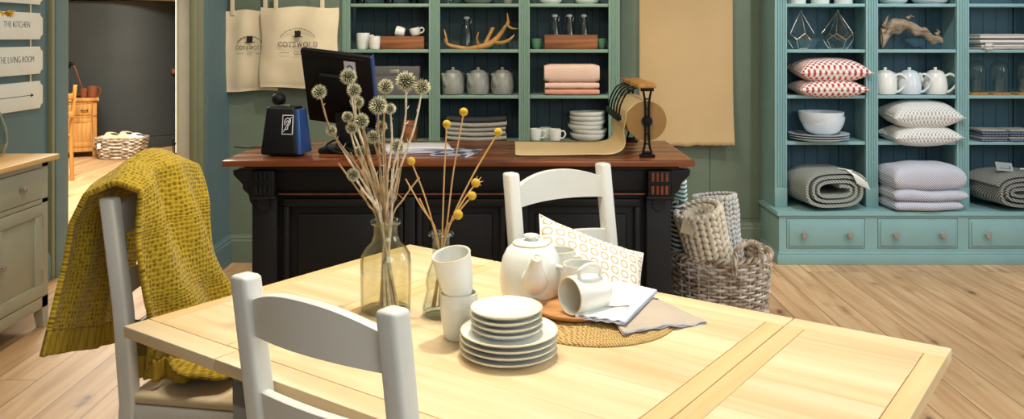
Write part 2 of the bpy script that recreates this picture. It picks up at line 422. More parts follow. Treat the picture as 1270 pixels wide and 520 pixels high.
# ------------------------------------------------------------------ dining table
TR = math.atan2(-0.588, 0.809)
CF = Vector((-0.32, 2.696)); ux = Vector((0.809, -0.588)); uy = Vector((0.588, 0.809))
TL, TW, TH = 1.53, 0.94, 0.77
T0 = CF-uy*TW
table = thing('dining_table', 'extending oak topped dining table with a grey painted frame, laid with white crockery', 'table', (T0.x, T0.y, 0), TR)
def boards(m, x0, x1, y0, y1, n):
    for k in range(n):
        m.box(x0+0.0004, x1-0.0004, y0+(y1-y0)*k/n+0.0003, y0+(y1-y0)*(k+1)/n-0.0003, TH-0.026, TH, 0.0006, 1)
EB = 0.062
def section(x0, x1, endl, endr, name):
    """long boards + edge boards; cross boards at its ends"""
    m = MB(); g = 0.001
    xa, xb = x0+g+(0.043 if endl else 0.0), x1-g-(0.043 if endr else 0.0)
    boards(m, xa, xb, EB, TW-EB, 5)
    for (a, b) in ((0, EB), (TW-EB, TW)): m.box(x0+g, x1-g, a, b-0.0004 if a == 0 else b, TH-0.026, TH, 0.003, 2)
    o = m.build(name, M_oak, table)
    c = MB()
    if endl: c.box(x0+g, x0+0.043, EB+0.0006, TW-EB-0.0006, TH-0.026, TH, 0.0012, 1)
    if endr: c.box(x1-0.043, x1-g, EB+0.0006, TW-EB-0.0006, TH-0.026, TH, 0.0012, 1)
    c.build('cross_board', M_oaky, o)
    return o
section(0.335, 1.20, True, True, 'tabletop')
section(0.0, 0.335, True, True, 'extension_leaf')
section(1.20, TL, True, True, 'extension_leaf')
m = MB()
for y in (0.07, TW-0.095): m.box(0.30, 1.23, y, y+0.025, TH-0.126, TH-0.028, 0.002)
for x in (0.30, 1.205): m.box(x, x+0.025, 0.07, TW-0.07, TH-0.126, TH-0.028, 0.002)
m.build('apron', M_grey, table)
m = MB()
for y in (0.3, TW-0.34): m.box(0.05, TL-0.05, y, y+0.04, TH-0.06, TH-0.028, 0.002)
m.build('leaf_runner', M_oakd, table)
for x in (0.30, 1.16):
    for y in (0.07, TW-0.14):
        l = MB(); l.box(x, x+0.07, y, y+0.07, 0.0, TH-0.03, 0.004)
        l.build('leg', M_grey, table)

# ------------------------------------------------------------------ ladder-back chairs
def make_chair(label, loc, rz, cc, seatmat):
    ch = thing('dining_chair', label, 'chair', loc, rz, 'ladder back chairs round the table')
    h = cc/2; pw = 0.042
    for sx in (-1, 1):
        m = MB(); zs = [0, 0.2, 0.45, 0.7, 0.992]; ys = [-0.045, -0.018, 0.0, -0.02, -0.06]
        t = bmesh.new(); rings = []
        for z, y in zip(zs, ys):
            k = 0.5*pw*(0.86 if z == 0 else 1)
            rings.append([t.verts.new((sx*h+a*k, y+b*k*1.05, z)) for a, b in ((-1, -1), (1, -1), (1, 1), (-1, 1))])
        for i in range(len(rings)-1):
            for k in range(4): t.faces.new([rings[i][k], rings[i][(k+1) % 4], rings[i+1][(k+1) % 4], rings[i+1][k]])
        t.faces.new(rings[0][::-1]); t.faces.new(rings[-1])
        bmesh.ops.recalc_face_normals(t, faces=t.faces[:])
        ed = [e for e in t.edges if abs(e.verts[0].co.z-e.verts[1].co.z) > 0.01 or e.verts[0].co.z > 0.95]
        bmesh.ops.bevel(t, geom=ed, offset=0.009, segments=3, profile=0.5, affect='EDGES')
        m.merge(t); m.build('back_post', M_white, ch)
    def rail(name, z0, arch, hh, bow, archb=0.0):
        m = MB(); n = 18; L = cc-pw+0.01; th = 0.02; vs = []
        for i in range(n+1):
            s = -1+2*i/n; x = s*L/2; q = 1-s*s
            y = -0.022-0.12*(z0-0.7)-bow*q; zt = z0+hh+arch*(1-abs(s)**2.2); zb = z0+archb*q
            tl = 0.10*(zt-zb)
            vs += [(x, y-th/2, zb), (x, y+th/2, zb), (x, y+th/2-tl, zt-0.002), (x, y+th/2-0.004-tl, zt), (x, y-th/2+0.004-tl, zt), (x, y-th/2-tl, zt-0.002)]
        k = 6
        fs = [[i*k+j, (i+1)*k+j, (i+1)*k+(j+1) % k, i*k+(j+1) % k] for i in range(n) for j in range(k)]
        fs += [list(range(k)), [n*k+j for j in range(k)][::-1]]
        m.add(vs, fs); m.build(name, M_white, ch)
    rail('top_rail', 0.883, 0.034, 0.066, 0.028, 0.006)
    rail('lower_rail', 0.728, 0.008, 0.05, 0.022, 0.004)
    rail('lower_rail', 0.585, 0.008, 0.05, 0.015, 0.004)
    m = MB(); m.box(-h-0.012, h+0.012, 0.0, 0.41, 0.452, 0.478, 0.010, 3); m.build('seat', seatmat, ch)
    m = MB(); m.box(-h+0.02, h-0.02, 0.37, 0.39, 0.385, 0.45, 0.002); m.box(-h+0.02, h-0.02, 0.0, 0.02, 0.385, 0.45, 0.002)
    for s in (-1, 1): m.box(s*h-0.01, s*h+0.01, 0.02, 0.37, 0.385, 0.45, 0.002)
    m.build('seat_frame', M_white, ch)
    for s in (-1, 1):
        m = MB(); m.box(s*h-0.019, s*h+0.019, 0.362, 0.40, 0, 0.45, 0.004); m.build('front_leg', M_white, ch)
    m = MB()
    for s in (-1, 1): m.bar((s*h, -0.01, 0.2), (s*h, 0.37, 0.2), 0.018, 0.026, 0.003)
    m.bar((-h, 0.2, 0.2), (h, 0.2, 0.2), 0.018, 0.026, 0.003); m.build('stretcher', M_white, ch)
    return ch
M_seat = plain('oat_seat_fabric', '#cdbb96', 0.9, bst=0.2, bscale=300)
chA = make_chair('pale painted ladder back chair, empty, nearest the viewer at the near side of the table', (-0.300, 1.503, 0), math.atan2(-0.56, 0.83), 0.352, M_seat)
chB = make_chair('pale painted ladder back chair at the left table end, under the mustard throw', (-0.976, 2.48, 0), R(-100), 0.40, M_seat)
chC = make_chair('pale painted ladder back chair in front of the black counter holding a patterned cushion', (0.185, 2.763, 0), R(214), 0.374, M_seat)

# ------------------------------------------------------------------ black counter with mahogany top
cx0, cx1 = -1.0, 0.612
counter = thing('shop_counter', 'antique black panelled shop counter with a polished reddish wood top and carved corbels', 'counter', ((cx0+cx1)/2, 3.33, 0))
hx0, hx1 = cx0-(cx0+cx1)/2, cx1-(cx0+cx1)/2
YB = 0.50
m = MB(); n = 5
for k in range(n):
    a, b = -0.08+0.63*k/n, -0.08+0.63*(k+1)/n
    m.box(hx0-0.093, hx1+0.078, a+0.0003, b-0.0003, 0.928, 0.95, 0.0008 if 0 < k < n-1 else 0.003, 2)
m.build('countertop', M_mahog, counter)
m = MB(); m.box(hx0+0.02, hx1-0.02, 0.03, YB, 0.02, 0.928, 0.002); m.box(hx0, hx1, 0.012, 0.04, 0.80, 0.928, 0.002)
m.box(hx0, hx1, 0.012, 0.05, 0.0, 0.16, 0.003); m.build('body', M_blackpaint, counter)
m = MB(); m.box(hx0-0.03, hx1+0.03, -0.02, 0.03, 0.905, 0.928, 0.008); m.box(hx0+0.09, hx1-0.09, -0.002, 0.02, 0.805, 0.817, 0.004)
m.box(hx0-0.006, hx1+0.006, -0.004, 0.03, 0.15, 0.17, 0.006)
m.build('moulding', M_blackpaint, counter)
m = MB(); m.box(hx0+0.10, hx1-0.10, -0.006, -0.001, 0.808, 0.814, 0.002); m.build('worn_edge', M_copper, counter)
for s in (0, 1):
    xa = hx0 if s == 0 else hx1-0.095
    m = MB(); m.box(xa, xa+0.095, -0.012, 0.05, 0.0, 0.80, 0.003); m.build('pilaster', M_blackpaint, counter)
    m = MB(); m.box(xa+0.004, xa+0.091, -0.03, 0.03, 0.80, 0.905, 0.004)
    m.box(xa-0.002, xa+0.097, -0.036, 0.02, 0.795, 0.807, 0.004)
    m.tube([(xa+0.0475, -0.022, 0.775), (xa+0.0475, 0.0, 0.775)], 0.026, 20)
    m.box(xa+0.012, xa+0.083, -0.034, -0.02, 0.852, 0.858, 0.002)
    prof = [(0, 0.905), (0.075, 0.905), (0.072, 0.885), (0.052, 0.865), (0.038, 0.85), (0.036, 0.83), (0.014, 0.81), (0.01, 0.785), (0, 0.77)]
    prof = [((hx0-x) if s == 0 else (hx1+x), z) for x, z in prof]
    m.prism(prof, -0.01, 0.06, 0.002)
    cb = m.build('corbel', M_blackpaint, counter)
    m = MB()
    for k in range(4):
        for (za, zb) in ((0.864, 0.898), (0.815, 0.847)):
            m.tube([(xa+0.021+k*0.0175, -0.031, za), (xa+0.021+k*0.0175, -0.031, zb)], 0.006, 8)
    m.build('fluting', M_copper if s else M_blackpaint, cb)
for (a, b) in ((hx0+0.115, hx0+0.58), (hx0+0.63, hx0+0.975), (hx0+1.04, hx1-0.115)):
    m = MB(); fw = 0.022
    for q in ((a, b, 0.76, 0.79), (a, b, 0.18, 0.2), (a, a+fw, 0.2, 0.76), (b-fw, b, 0.2, 0.76)):
        m.box(q[0], q[1], 0.006, 0.034, q[2], q[3], 0.005)
    m.box(a+0.05, b-0.05, 0.022, 0.034, 0.24, 0.73, 0.008)
    m.build('panel', M_blackpaint, counter)
for a in (hx0+0.58, hx0+0.975):
    m = MB(); m.box(a+0.004, a+0.046 if a < hx0+0.9 else a+0.06, 0.0, 0.04, 0.17, 0.80, 0.003); m.build('stile', M_blackpaint, counter)

# ------------------------------------------------------------------ shelf units
ZU = 5.52; SU = ZU/F
SH = [1.629, 1.335, 1.041, 0.744]
def cab(px_l, nb, pw_px, pitch, M, MBk, label, last_wide=0, name='shelf_unit'):
    X0 = (px_l-CX)*SU; PW = pw_px*SU; P = pitch*SU; OW = P-PW
    u = thing(name, label, 'shelving', (X0, ZU, 0))
    tot = P*nb+PW; D = ZW-ZU; top = 2.45
    def pil(x, w):
        pr = [(x, 0.0)]; nf = 4; e = 0.007; g = (w-2*e)/nf
        for k in range(nf):
            for q in range(7):
                a = math.pi*q/6; pr.append((x+e+g*(k+0.5)-math.cos(a)*g*0.40, math.sin(a)*g*0.48))
        pr.append((x+w, 0.0)); pr += [(x+w, 0.03), (x, 0.03)]
        m = MB(); Mx = Matrix(((1, 0, 0, 0), (0, 0, 1, 0), (0, 1, 0, 0), (0, 0, 0, 1)))
        m.prism(pr, 0.445, top, M=Mx); m.box(x-0.001, x+w+0.001, -0.004, 0.03, 0.326, 0.448, 0.002)
        return m.build('pilaster', M, u, smooth=30)
    for k in range(nb+1):
        pil(k*P, PW)
        m = MB(); xa = k*P+PW/2; 
        if k == 0: m.box(0.0, 0.018, 0.028, D, 0.326, top)
        elif k == nb: m.box(tot-0.018, tot, 0.028, D, 0.326, top)
        else: m.box(xa-0.012, xa+0.012, 0.028, D-0.013, 0.326, top)
        m.build('upright', M, u)
        if k < nb:
            s = MB()
            s.box(k*P+PW+OW*0.835, k*P+PW+OW*0.855, D-0.03, D-0.012, 0.33, top, 0.002)
            s.build('shelf_track', MBk, u)
    m = MB(); nbd = int(tot/0.085)
    for k in range(nbd): m.box(0.018+(tot-0.036)*k/nbd, 0.018+(tot-0.036)*(k+1)/nbd, D-0.012, D, 0.326, top, 0.0025, 1)
    m.build('back_panel', MBk, u)
    m = MB(); m.box(-0.03, tot+0.03, -0.04, D, top, top+0.08, 0.01); m.build('cornice', M, u)
    for z in SH+[1.925, 2.2]:
        for k in range(nb):
            m = MB(); a = k*P+(PW if k == 0 else PW/2+0.012); b = (k+1)*P+(0 if k == nb-1 else PW/2-0.012)
            m.box(k*P+PW-0.002 if k == 0 else k*P+PW/2+0.013, (k+1)*P+PW/2-0.013, 0.03, D-0.013, z-0.02, z, 0.002)
            m.box(k*P+PW+0.001, (k+1)*P-0.001, 0.006, 0.03, z-0.021, z, 0.003)
            m.build('shelf', M, u)
    # projecting base with drawers
    yb = 5.37-ZU
    m = MB(); m.box(-0.035, tot+0.035, yb-0.012, D, 0.300, 0.318, 0.005); m.box(-0.03, tot+0.03, yb-0.004, D, 0.316, 0.326, 0.004)
    m.build('ledge', M, u)
    m = MB(); m.box(-0.02, tot+0.02, yb+0.02, D, 0.06, 0.300, 0.002)
    m.box(-0.02, tot+0.02, yb, yb+0.02, 0.285, 0.300); m.box(-0.02, tot+0.02, yb, yb+0.02, 0.07, 0.098)
    SB = 5.37/F
    dl = [((976-635)*SB-X0, (1072-635)*SB-X0), ((1089-635)*SB-X0, (1187-635)*SB-X0), ((1202-635)*SB-X0, (1302-635)*SB-X0)] if nb == 3 and px_l > 900 else \
         [((433+112*k-635)*SB-X0, (530+112*k-635)*SB-X0) for k in range(nb)]
    pr = -0.02
    for (a, b) in dl: m.box(pr, a-0.003, yb, yb+0.02, 0.098, 0.285); pr = b+0.003
    m.box(pr, tot+0.02, yb, yb+0.02, 0.098, 0.285)
    m.build('base', M, u)
    m = MB(); m.box(-0.032, tot+0.032, yb-0.014, D, 0.0, 0.062, 0.002); m.box(-0.026, tot+0.026, yb-0.008, D, 0.06, 0.076, 0.006); m.build('plinth', M, u)
    for (a, b) in dl:
        m = MB(); m.box(a, b, yb-0.003, yb+0.018, 0.101, 0.282, 0.002); m.box(a+0.012, b-0.012, yb-0.010, yb, 0.113, 0.270, 0.006)
        d = m.build('drawer', M, u)
        for f in (0.21, 0.8):
            kx = a+(b-a)*f
            kn = MB(); Mk = Matrix.Translation((kx, yb-0.008, 0.186)) @ Matrix.Rotation(R(90), 4, 'X')
            kn.lathe([(0.0, 0), (0.013, 0), (0.013, 0.004), (0.007, 0.008), (0.007, 0.016), (0.018, 0.02), (0.021, 0.025), (0.017, 0.031), (0.0, 0.033)], 20, Mk)
            kn.build('knob', M_pewter, d)
    return u
unitR = cab(961, 3, 15, 113, M_unitR, M_backR, 'blue green painted shelf unit with drawers at the right of the room')
unitL = cab(420.5, 3, 13.5, 111.5, M_unitL, M_backL, 'sage green painted shelf unit behind the black counter')

# ------------------------------------------------------------------ sideboard at the left wall
sb = thing('sideboard', 'pale grey green sideboard with an oak top at the left edge under the signs', 'cabinet', (-2.28, 4.24, 0))
m = MB(); m.box(-0.41, 0.035, -1.25, 0.045, 0.812, 0.838, 0.006); m.build('sideboard_top', M_oakside, sb)
m = MB(); m.box(-0.40, -0.02, -1.22, 0.0, 0.11, 0.812, 0.002)
m.box(-0.03, 0, -0.055, 0.0, 0.10, 0.812, 0.002); m.box(-0.03, 0, -1.22, -1.18, 0.10, 0.812)
m.box(-0.03, 0, -1.22, 0, 0.785, 0.812, 0.001); m.box(-0.03, 0, -1.22, 0, 0.61, 0.632, 0.001); m.box(-0.03, 0.0, -1.22, 0, 0.10, 0.155, 0.001)
for k in (1, 2): m.box(-0.03, 0, -0.055-0.385*k-0.03*(k-1)-0.03, -0.055-0.385*k-0.03*(k-1), 0.11, 0.812, 0.001)
m.build('carcass', M_greypale, sb)
for (x, y) in ((-0.05, -0.055), (-0.05, -1.22), (-0.40, -0.055), (-0.40, -1.22)):
    m = MB(); t = bmesh.new(); bmesh.ops.create_cube(t, size=1)
    for v in t.verts:
        k = 1.0 if v.co.z > 0 else 0.72
        v.co = Vector((x+0.05-0.05*(0.5-v.co.x)*k, y+0.0275+(v.co.y)*0.055*k+(1-k)*0.0275, 0.055+v.co.z*0.11))
    m.merge(t); m.build('foot', M_greypale, sb)
def knobx(par, y, z):
    k = MB(); Mk = Matrix.Translation((0.004, y, z)) @ Matrix.Rotation(R(90), 4, 'Y')
    k.lathe([(0, 0), (0.012, 0), (0.012, 0.003), (0.006, 0.006), (0.006, 0.016), (0.015, 0.02), (0.017, 0.026), (0.012, 0.031), (0, 0.033)], 18, Mk)
    k.build('knob', M_pewter, par)
for k in range(3):
    b = -0.057-0.415*k; a = b-0.381
    m = MB(); m.box(-0.02, 0.002, a, b, 0.635, 0.782, 0.003); d = m.build('drawer', M_greypale, sb); knobx(d, (a+b)/2+0.005, 0.711)
    m = MB()
    for q in ((a, b, 0.55, 0.606), (a, b, 0.159, 0.22), (a, a+0.055, 0.22, 0.55), (b-0.055, b, 0.22, 0.55)): m.box(-0.02, 0.002, *q, 0.003)
    m.box(-0.02, -0.006, a+0.05, b-0.05, 0.21, 0.56, 0.001)
    d = m.build('door', M_greypale, sb); knobx(d, a+0.03, 0.39)
    for z in (0.26, 0.52):
        h = MB(); h.tube([(0.002, b+0.002, z-0.03), (0.002, b+0.002, z+0.03)], 0.004, 8); h.build('hinge', M_pewter, d)

# ------------------------------------------------------------------ hanging signs on the left wall
signs = [(None, 1.76, 1.60, 'white wooden sign with no visible words, highest of the hanging signs'),
         ('THE KITCHEN', 1.552, 1.402, 'white wooden sign reading THE KITCHEN on the left wall'),
         ('THE LIVING ROOM', 1.362, 1.207, 'white wooden sign reading THE LIVING ROOM on the left wall'),
         ('arrow', 1.166, 1.012, 'white wooden sign with a thin black arrow, lowest of the hanging signs')]
M_sign = plain('sign_white_paint', '#dfe2da', 0.6, var=0.03)
L = 0.60; ch_ = 0.028
def yz(poly, x0, x1):   # poly in (y,z) extruded along x
    return Matrix(((0, 1, 0, 0), (1, 0, 0, 0), (0, 0, 1, 0), (0, 0, 0, 1)))
for i, (t, zt, zb, lab) in enumerate(signs):
    s = thing('wall_sign', lab, 'sign', (-2.70, 4.64, (zt+zb)/2), 0, 'wooden signs on the left wall')
    h = (zt-zb)/2; a = L/2
    poly = [(-a+ch_, -h), (a-ch_, -h), (a-ch_*0.8, -h+ch_*0.5), (a, -h+ch_), (a, h-ch_), (a-ch_*0.8, h-ch_*0.5), (a-ch_, h), (-a+ch_, h), (-a, h-ch_), (-a, -h+ch_)]
    m = MB(); m.prism(poly, 0, 0.014, 0.002, M=yz(0, 0, 0)); m.build('board', M_sign, s)
    if t == 'arrow':
        m = MB(); m.box(0.0145, 0.0152, -0.24, 0.185, 0.0, 0.0028); m.add([(0.0152, 0.175, -0.010), (0.0152, 0.205, 0.001), (0.0152, 0.175, 0.012)], [[0, 1, 2]]); m.build('arrow', M_ink, s)
    elif t:
        text_mesh(t, 0.05, 'lettering', M_ink, s, (0.0147, {'THE KITCHEN': 0.17, 'THE LIVING ROOM': 0.21}[t], 0.006), (R(90), 0, R(90)), sx=0.80, align='RIGHT', off=-.0011)
    m = MB()
    for y in (0.19, -0.19): m.tube([(0.005, y, h-0.004), (0.005, y, h+0.05)], 0.004, 8)
    m.build('rope', M_canvas, s)
# ------------------------------------------------------------------ things on the dining table
def on_table(px, py):           # the table-top point seen at a pixel
    d = F*(CAMZ-TH)/(py-HZ); v = at(px, py, d); v.z = TH; return v
# --- seeded glass bottle with dried globe thistles
vb = on_table(478.5, 386); vb.z = TH
vase = thing('glass_vase', 'wide shouldered clear glass bottle vase holding the globe thistles', 'vase', vb)
ro = [(0.052, 0.002), (0.0585, 0.008), (0.0595, 0.06), (0.0595, 0.115), (0.057, 0.135), (0.047, 0.152), (0.034, 0.165), (0.0285, 0.18), (0.028, 0.20), (0.0285, 0.208)]
ri = [(r-0.003, z) for r, z in ro[::-1]]
m = MB(); m.lathe([(0, 0.0), (0.05, 0.0)]+ro+[(0.027, 0.212)]+ri[:-1]+[(0.05, 0.01), (0, 0.014)], 48); m.build('bottle_body', M_glassy, vase)
m = MB(); m.tube([(0.031*math.cos(a*math.pi/18), 0.031*math.sin(a*math.pi/18), 0.211) for a in range(36)], 0.0062, 10, closed=True, flat=0.9); m.build('lip', M_glassy, vase)
M_stem = plain('dried_thistle_stem', '#dccdb0', 0.85, var=0.25, nscale=60)
M_stemd = plain('dry_bark_stem', '#a98c66', 0.85, var=0.3, nscale=60)
M_spike = plain('thistle_spike', '#d0caa8', 0.85, var=0.1, bst=0)
M_core = plain('thistle_core', '#3a3a24', 0.9, var=0.3, nscale=60, bst=0)
def fib(n):
    g = math.pi*(3-5**.5)
    for i in range(n):
        y = 1-2*(i+.5)/n; r = math.sqrt(1-y*y); yield Vector((math.cos(g*i)*r, y, math.sin(g*i)*r))
def spike_mesh(n=150, rc=0.55):
    m = MB()
    for d in fib(n):
        d = (d+Vector([random.uniform(-.07, .07) for _ in range(3)])).normalized()
        u = d.orthogonal().normalized(); w = d.cross(u); L = random.uniform(0.9, 1.0)
        k = 0.058; b = d*rc
        m.add([b+u*k, b-u*k*0.5+w*k*0.87, b-u*k*0.5-w*k*0.87, d*(L*0.82)+u*k*0.75, d*(L*0.82)-u*k*0.4+w*k*0.6, d*(L*0.82)-u*k*0.4-w*k*0.6, d*L],
              [[0, 1, 4, 3], [1, 2, 5, 4], [2, 0, 3, 5], [3, 4, 6], [4, 5, 6], [5, 3, 6]])
    return m
sp_proto = spike_mesh().build('spikes', M_spike, None, smooth=0); sp_me = sp_proto.data; bpy.data.objects.remove(sp_proto)
heads = [(396,114,9.3,-.03,'leftmost and set apart'),(432,95,10.5,.01,'top of the left hand column of heads'),(439,112,9.3,-.02,'second down in the left hand column of heads'),
 (443,127,8.5,.03,'third down in the left hand column of heads'),(431,145,7.2,.05,'small, just above the lower left cluster'),(436,159,7.6,.0,'small, left in the lower left cluster'),
 (448,150,9.7,-.04,'large, right in the lower left cluster'),(411,162,6.8,-.02,'small, alone at left beneath the leftmost one'),(438,217,8.5,-.06,'lowest of all, near the vase mouth'),
 (478.5,107.5,9.7,.04,'at the top centre'),(503.5,101,12.7,-.02,'largest and highest at right'),(524,108,10.1,.02,'rightmost'),(469,131,11.8,-.05,'large and dark in the middle'),
 (484,135,7.2,.06,'half behind the large middle one'),(473,157,7.6,.04,'below the large middle one'),(462.5,170,8.5,-.03,'low in the middle of the bunch'),
 (447,188,7.6,.03,'low and half hidden by stems, at left'),(493,181.5,9.3,.02,'low and shaggy, at right among the stems')]
mouth = vb+Vector((0, 0, 0.208))
rs = random.Random(3)
for i, (px, py, rp, dd, where) in enumerate(heads):
    d = vb.y+dd; c = at(px, py, d); r = rp*d/F
    st = thing('globe_thistle', 'dried globe thistle on a pale stem, '+where, 'dried flower', (vb.x, vb.y, TH), 0, 'dried globe thistles in the glass bottle')
    c = c-Vector((vb.x, vb.y, TH)); mo = Vector((rs.uniform(-.018, .018), rs.uniform(-.018, .018), 0.208))
    k = (c.x-mo.x)
    mo.x = max(-.02, min(.02, k*0.12+rs.uniform(-.006, .006)))
    bot = Vector((-mo.x*1.3+rs.uniform(-.015, .015), -mo.y*1.4, 0.016))
    m1 = mo.lerp(c, 0.35)+Vector((-(k)*0.10+rs.uniform(-.006, .006), 0, 0.0)); m2 = mo.lerp(c, 0.7)+Vector((rs.uniform(-.008, .008)+k*0.03, rs.uniform(-.005, .005), 0))
    path = smoothpath([bot, mo, m1, m2, c], 24)
    m = MB(); rr = [0.0032*(1-0.35*j/len(path))*(1+0.25*(j % 3 == 0)) for j in range(len(path))]
    m.tube(path, rr, 7); nb = 0
    for j in range(8, len(path)-2, 2):
        if rs.random() < 0.75:
            p = path[j]; dr = Vector((rs.uniform(-1, 1), rs.uniform(-1, 1), rs.uniform(.2, 1))).normalized(); q = rs.uniform(.006, .013)
            m.tube([p, p+dr*q*.6, p+dr*q+Vector((0, 0, q*.3))], [0.0016, 0.001, 0.0005], 5)
    m.build('stem', M_stem if i % 3 else M_stemd, st)
    h = MB(); h.ball((0, 0, 0), 0.66, 2); ho = h.build('flower_head', M_core, st, loc=c); ho.scale = (r*1.16, r*1.16, r*1.12); ho.rotation_euler = (rs.random()*6, rs.random()*6, 0)
    so = bpy.data.objects.new('spikes', sp_me); COL.objects.link(so); so.parent = ho
for i in range(7):   # bare twigs
    t = MB(); a = rs.uniform(-1, 1); top = at(415+i*17+rs.uniform(-6, 6), rs.uniform(185, 235), vb.y+rs.uniform(-.05, .05))-Vector((vb.x, vb.y, TH))
    mo = Vector((top.x*.15, rs.uniform(-.015, .015), 0.208)); pth = smoothpath([(-mo.x, -mo.y, .017), mo, mo.lerp(top, .5)+Vector((.008*a, 0, 0)), top], 15)
    t.tube(pth, 0.0022, 6)
    for j in (8, 10, 12): t.tube([pth[j], pth[j]+Vector((rs.uniform(-.02, .02), rs.uniform(-.01, .01), .015))], [0.0014, .0006], 5)
    tag(t.build('bare_twig', M_stemd, None, loc=(vb.x, vb.y, TH)), 'bare dry twig without a head among the globe thistle stems', 'twig', 'bare twigs in the glass bottle')

# --- small conical bottle with yellow billy buttons
v2 = on_table(547, 391)
vs2 = thing('glass_vase', 'small narrow necked clear glass flask holding yellow button flowers', 'vase', v2)
m2 = MB(); ro = [(0.040, 0.003), (0.0435, 0.01), (0.0435, 0.02), (0.041, 0.03), (0.034, 0.06), (0.036, 0.08), (0.032, 0.10), (0.022, 0.125), (0.0195, 0.14), (0.0195, 0.18), (0.021, 0.186)]
ri = [(r-0.0028, z) for r, z in ro[::-1]]
m2.lathe([(0, 0), (0.038, 0)]+ro+[(0.02, 0.19)]+ri[:-1]+[(0.036, 0.012), (0, 0.018)], 40); m2.build('bottle_body', M_glass, vs2)
m2 = MB(); m2.tube([(0.025*math.cos(a*math.pi/16), 0.025*math.sin(a*math.pi/16), 0.189) for a in range(32)], 0.0048, 8, closed=True); m2.build('lip', M_glass, vs2)
M_yel = plain('yellow_button_flower', '#ecc03a', 0.85, var=0.2, nscale=200, bst=0.9, bscale=500)
M_ystem = plain('straw_stem', '#cfa468', 0.8, var=0.12)
bb = [(575,139,5.7,.0,'tallest'),(554,154,5.5,-.02,'second tallest, left of the tallest'),(618,164,5.5,.02,'leaning far right'),(510,200,5.5,-.01,'leaning far left'),
      (590,227,6,.03,'with a ragged opened head'),(585.5,243,5.7,-.01,'small, on a side bent stem at right'),(568,266.5,6.5,-.03,'lowest, just above the flask')]
for i, (px, py, rp, dd, where) in enumerate(bb):
    d = v2.y+dd; c = at(px, py, d)-v2; r = rp*d/F
    st = thing('button_flower', 'dried yellow button flower, '+where, 'dried flower', v2, 0, 'yellow button flowers in the small flask')
    mo = Vector((max(-.013, min(.013, c.x*.2)), rs.uniform(-.01, .01), 0.188)); bot = Vector((-mo.x*1.6, -mo.y, 0.02))
    m = MB(); m.tube(smoothpath([bot, mo, mo.lerp(c, .5)+Vector((-c.x*.05, 0, .004)), c], 15), 0.0019, 7); m.build('stem', M_ystem, st)
    h = MB(); h.ball((0, 0, 0), 1, 3)
    for d3 in fib(90): h.ball(d3*0.95, 0.12, 1)
    ho = h.build('flower_head', M_yel, st, loc=c); ho.scale = (r*.92, r*.92, r*.92)
    if i == 4:
        for q in range(7):
            g = MB(); a = q*.9; g.tube([c, c+Vector((.012*math.cos(a)+.006, .006*math.sin(a), .012*math.sin(a)+.004))], [.002, .0006], 5); g.build('dry_leaf', M_ystem, st)
for (px, py) in ((503, 222), (520, 246)):
    c = at(px, py, v2.y+.01)-v2; m = MB(); m.tube(smoothpath([(.012, .004, .02), (-.01, 0, .188), c.lerp(Vector((-.01, 0, .188)), .5), c], 12), .0017, 6)
    tag(m.build('bare_twig', M_ystem, None, loc=v2), 'bare straw coloured stem leaning left out of the small flask', 'twig', 'bare stems in the small flask')

# --- crockery
M_inner = plain('celadon_inner_glaze', '#d3d3b8', 0.2, var=0.05)
def cup_mesh(r0, r1, h, th=0.0035, belly=0.0):
    out = []
    for k in range(11):
        t = k/10; out.append((r0+(r1-r0)*t+belly*math.sin(math.pi*t), 0.004+(h-0.004)*t))
    inn = [(r-th, z) for r, z in out[::-1]]; inn[-1] = (r0-th, 0.009)
    return [(0, 0), (r0-0.004, 0.0)]+out+[(r1-th*.5, h+0.0012)]+inn+[(0, 0.008)]
def rimring(m, r, z, th): m.tube([(r*math.cos(a*math.pi/20), r*math.sin(a*math.pi/20), z) for a in range(40)], th, 6, closed=True)
c1 = on_table(569, 419)
cup = thing('handleless_cup', 'white glazed cup without handle, standing upright under another cup', 'cup', c1, 0, 'two stacked white cups beside the small flask')
m = MB(); m.lathe(cup_mesh(0.032, 0.0405, 0.098, belly=0.003), 48, wob=.006); m.build('cup_body', M_ceram, cup)
m = MB(); rimring(m, 0.0395, 0.0985, 0.0016); m.build('rim', M_rim, cup)
c2 = c1+Vector((0.002, 0.0, 0.078))
cup = thing('handleless_cup', 'white glazed cup without handle, perched tilted on top of another cup', 'cup', c2, 0, 'two stacked white cups beside the small flask', rot=(R(11), R(-9), 0))
m = MB(); m.lathe(cup_mesh(0.030, 0.0415, 0.098, belly=0.003), 48, Matrix.Translation((0, 0, .012)), wob=.008); m.build('cup_body', M_ceram, cup)
m = MB(); rimring(m, 0.0405, 0.1105, 0.0016); m.build('rim', M_rim, cup)

def plate(r, label, loc, group, tilt=(0, 0)):
    p = thing('plate', label, 'plate', loc, 0, group, rot=(tilt[0], tilt[1], random.random()*6))
    prof = [(0, 0), (r*.55, 0), (r*.60, .002), (r*.86, .005), (r, .0125), (r*1.004, .0145), (r-.003, .0150), (r*.84, .0090), (r*.62, .0065), (0, .0060)]
    m = MB(); m.lathe(prof, 56, wob=.005); m.build('plate_body', M_ceram, p)
    m = MB(); rimring(m, r, .0142, .0013); m.build('rim', M_rim, p)
    return p
pc = at(631, 440, 1.76); pc.z = TH
names = ['lowest', 'second from the bottom', 'third from the bottom', 'topmost']
for k in range(4): plate(.0985, 'large white plate with cream rim, %s of the four large plates' % names[k], pc+Vector((random.uniform(-.001, .001), 0, .0128*k)), 'large white plates in the table stack', (R(random.uniform(-.4, .4)), R(random.uniform(-.4, .4))))
for k in range(4): plate(.0725, 'small white plate on the plate stack, %s of the four small ones' % names[k], pc+Vector((-.005+random.uniform(-.001, .001), 0, .0128*3+.008+.0125*k)), 'small white plates in the table stack', (R(random.uniform(-.4, .4)), R(random.uniform(-.4, .4))))

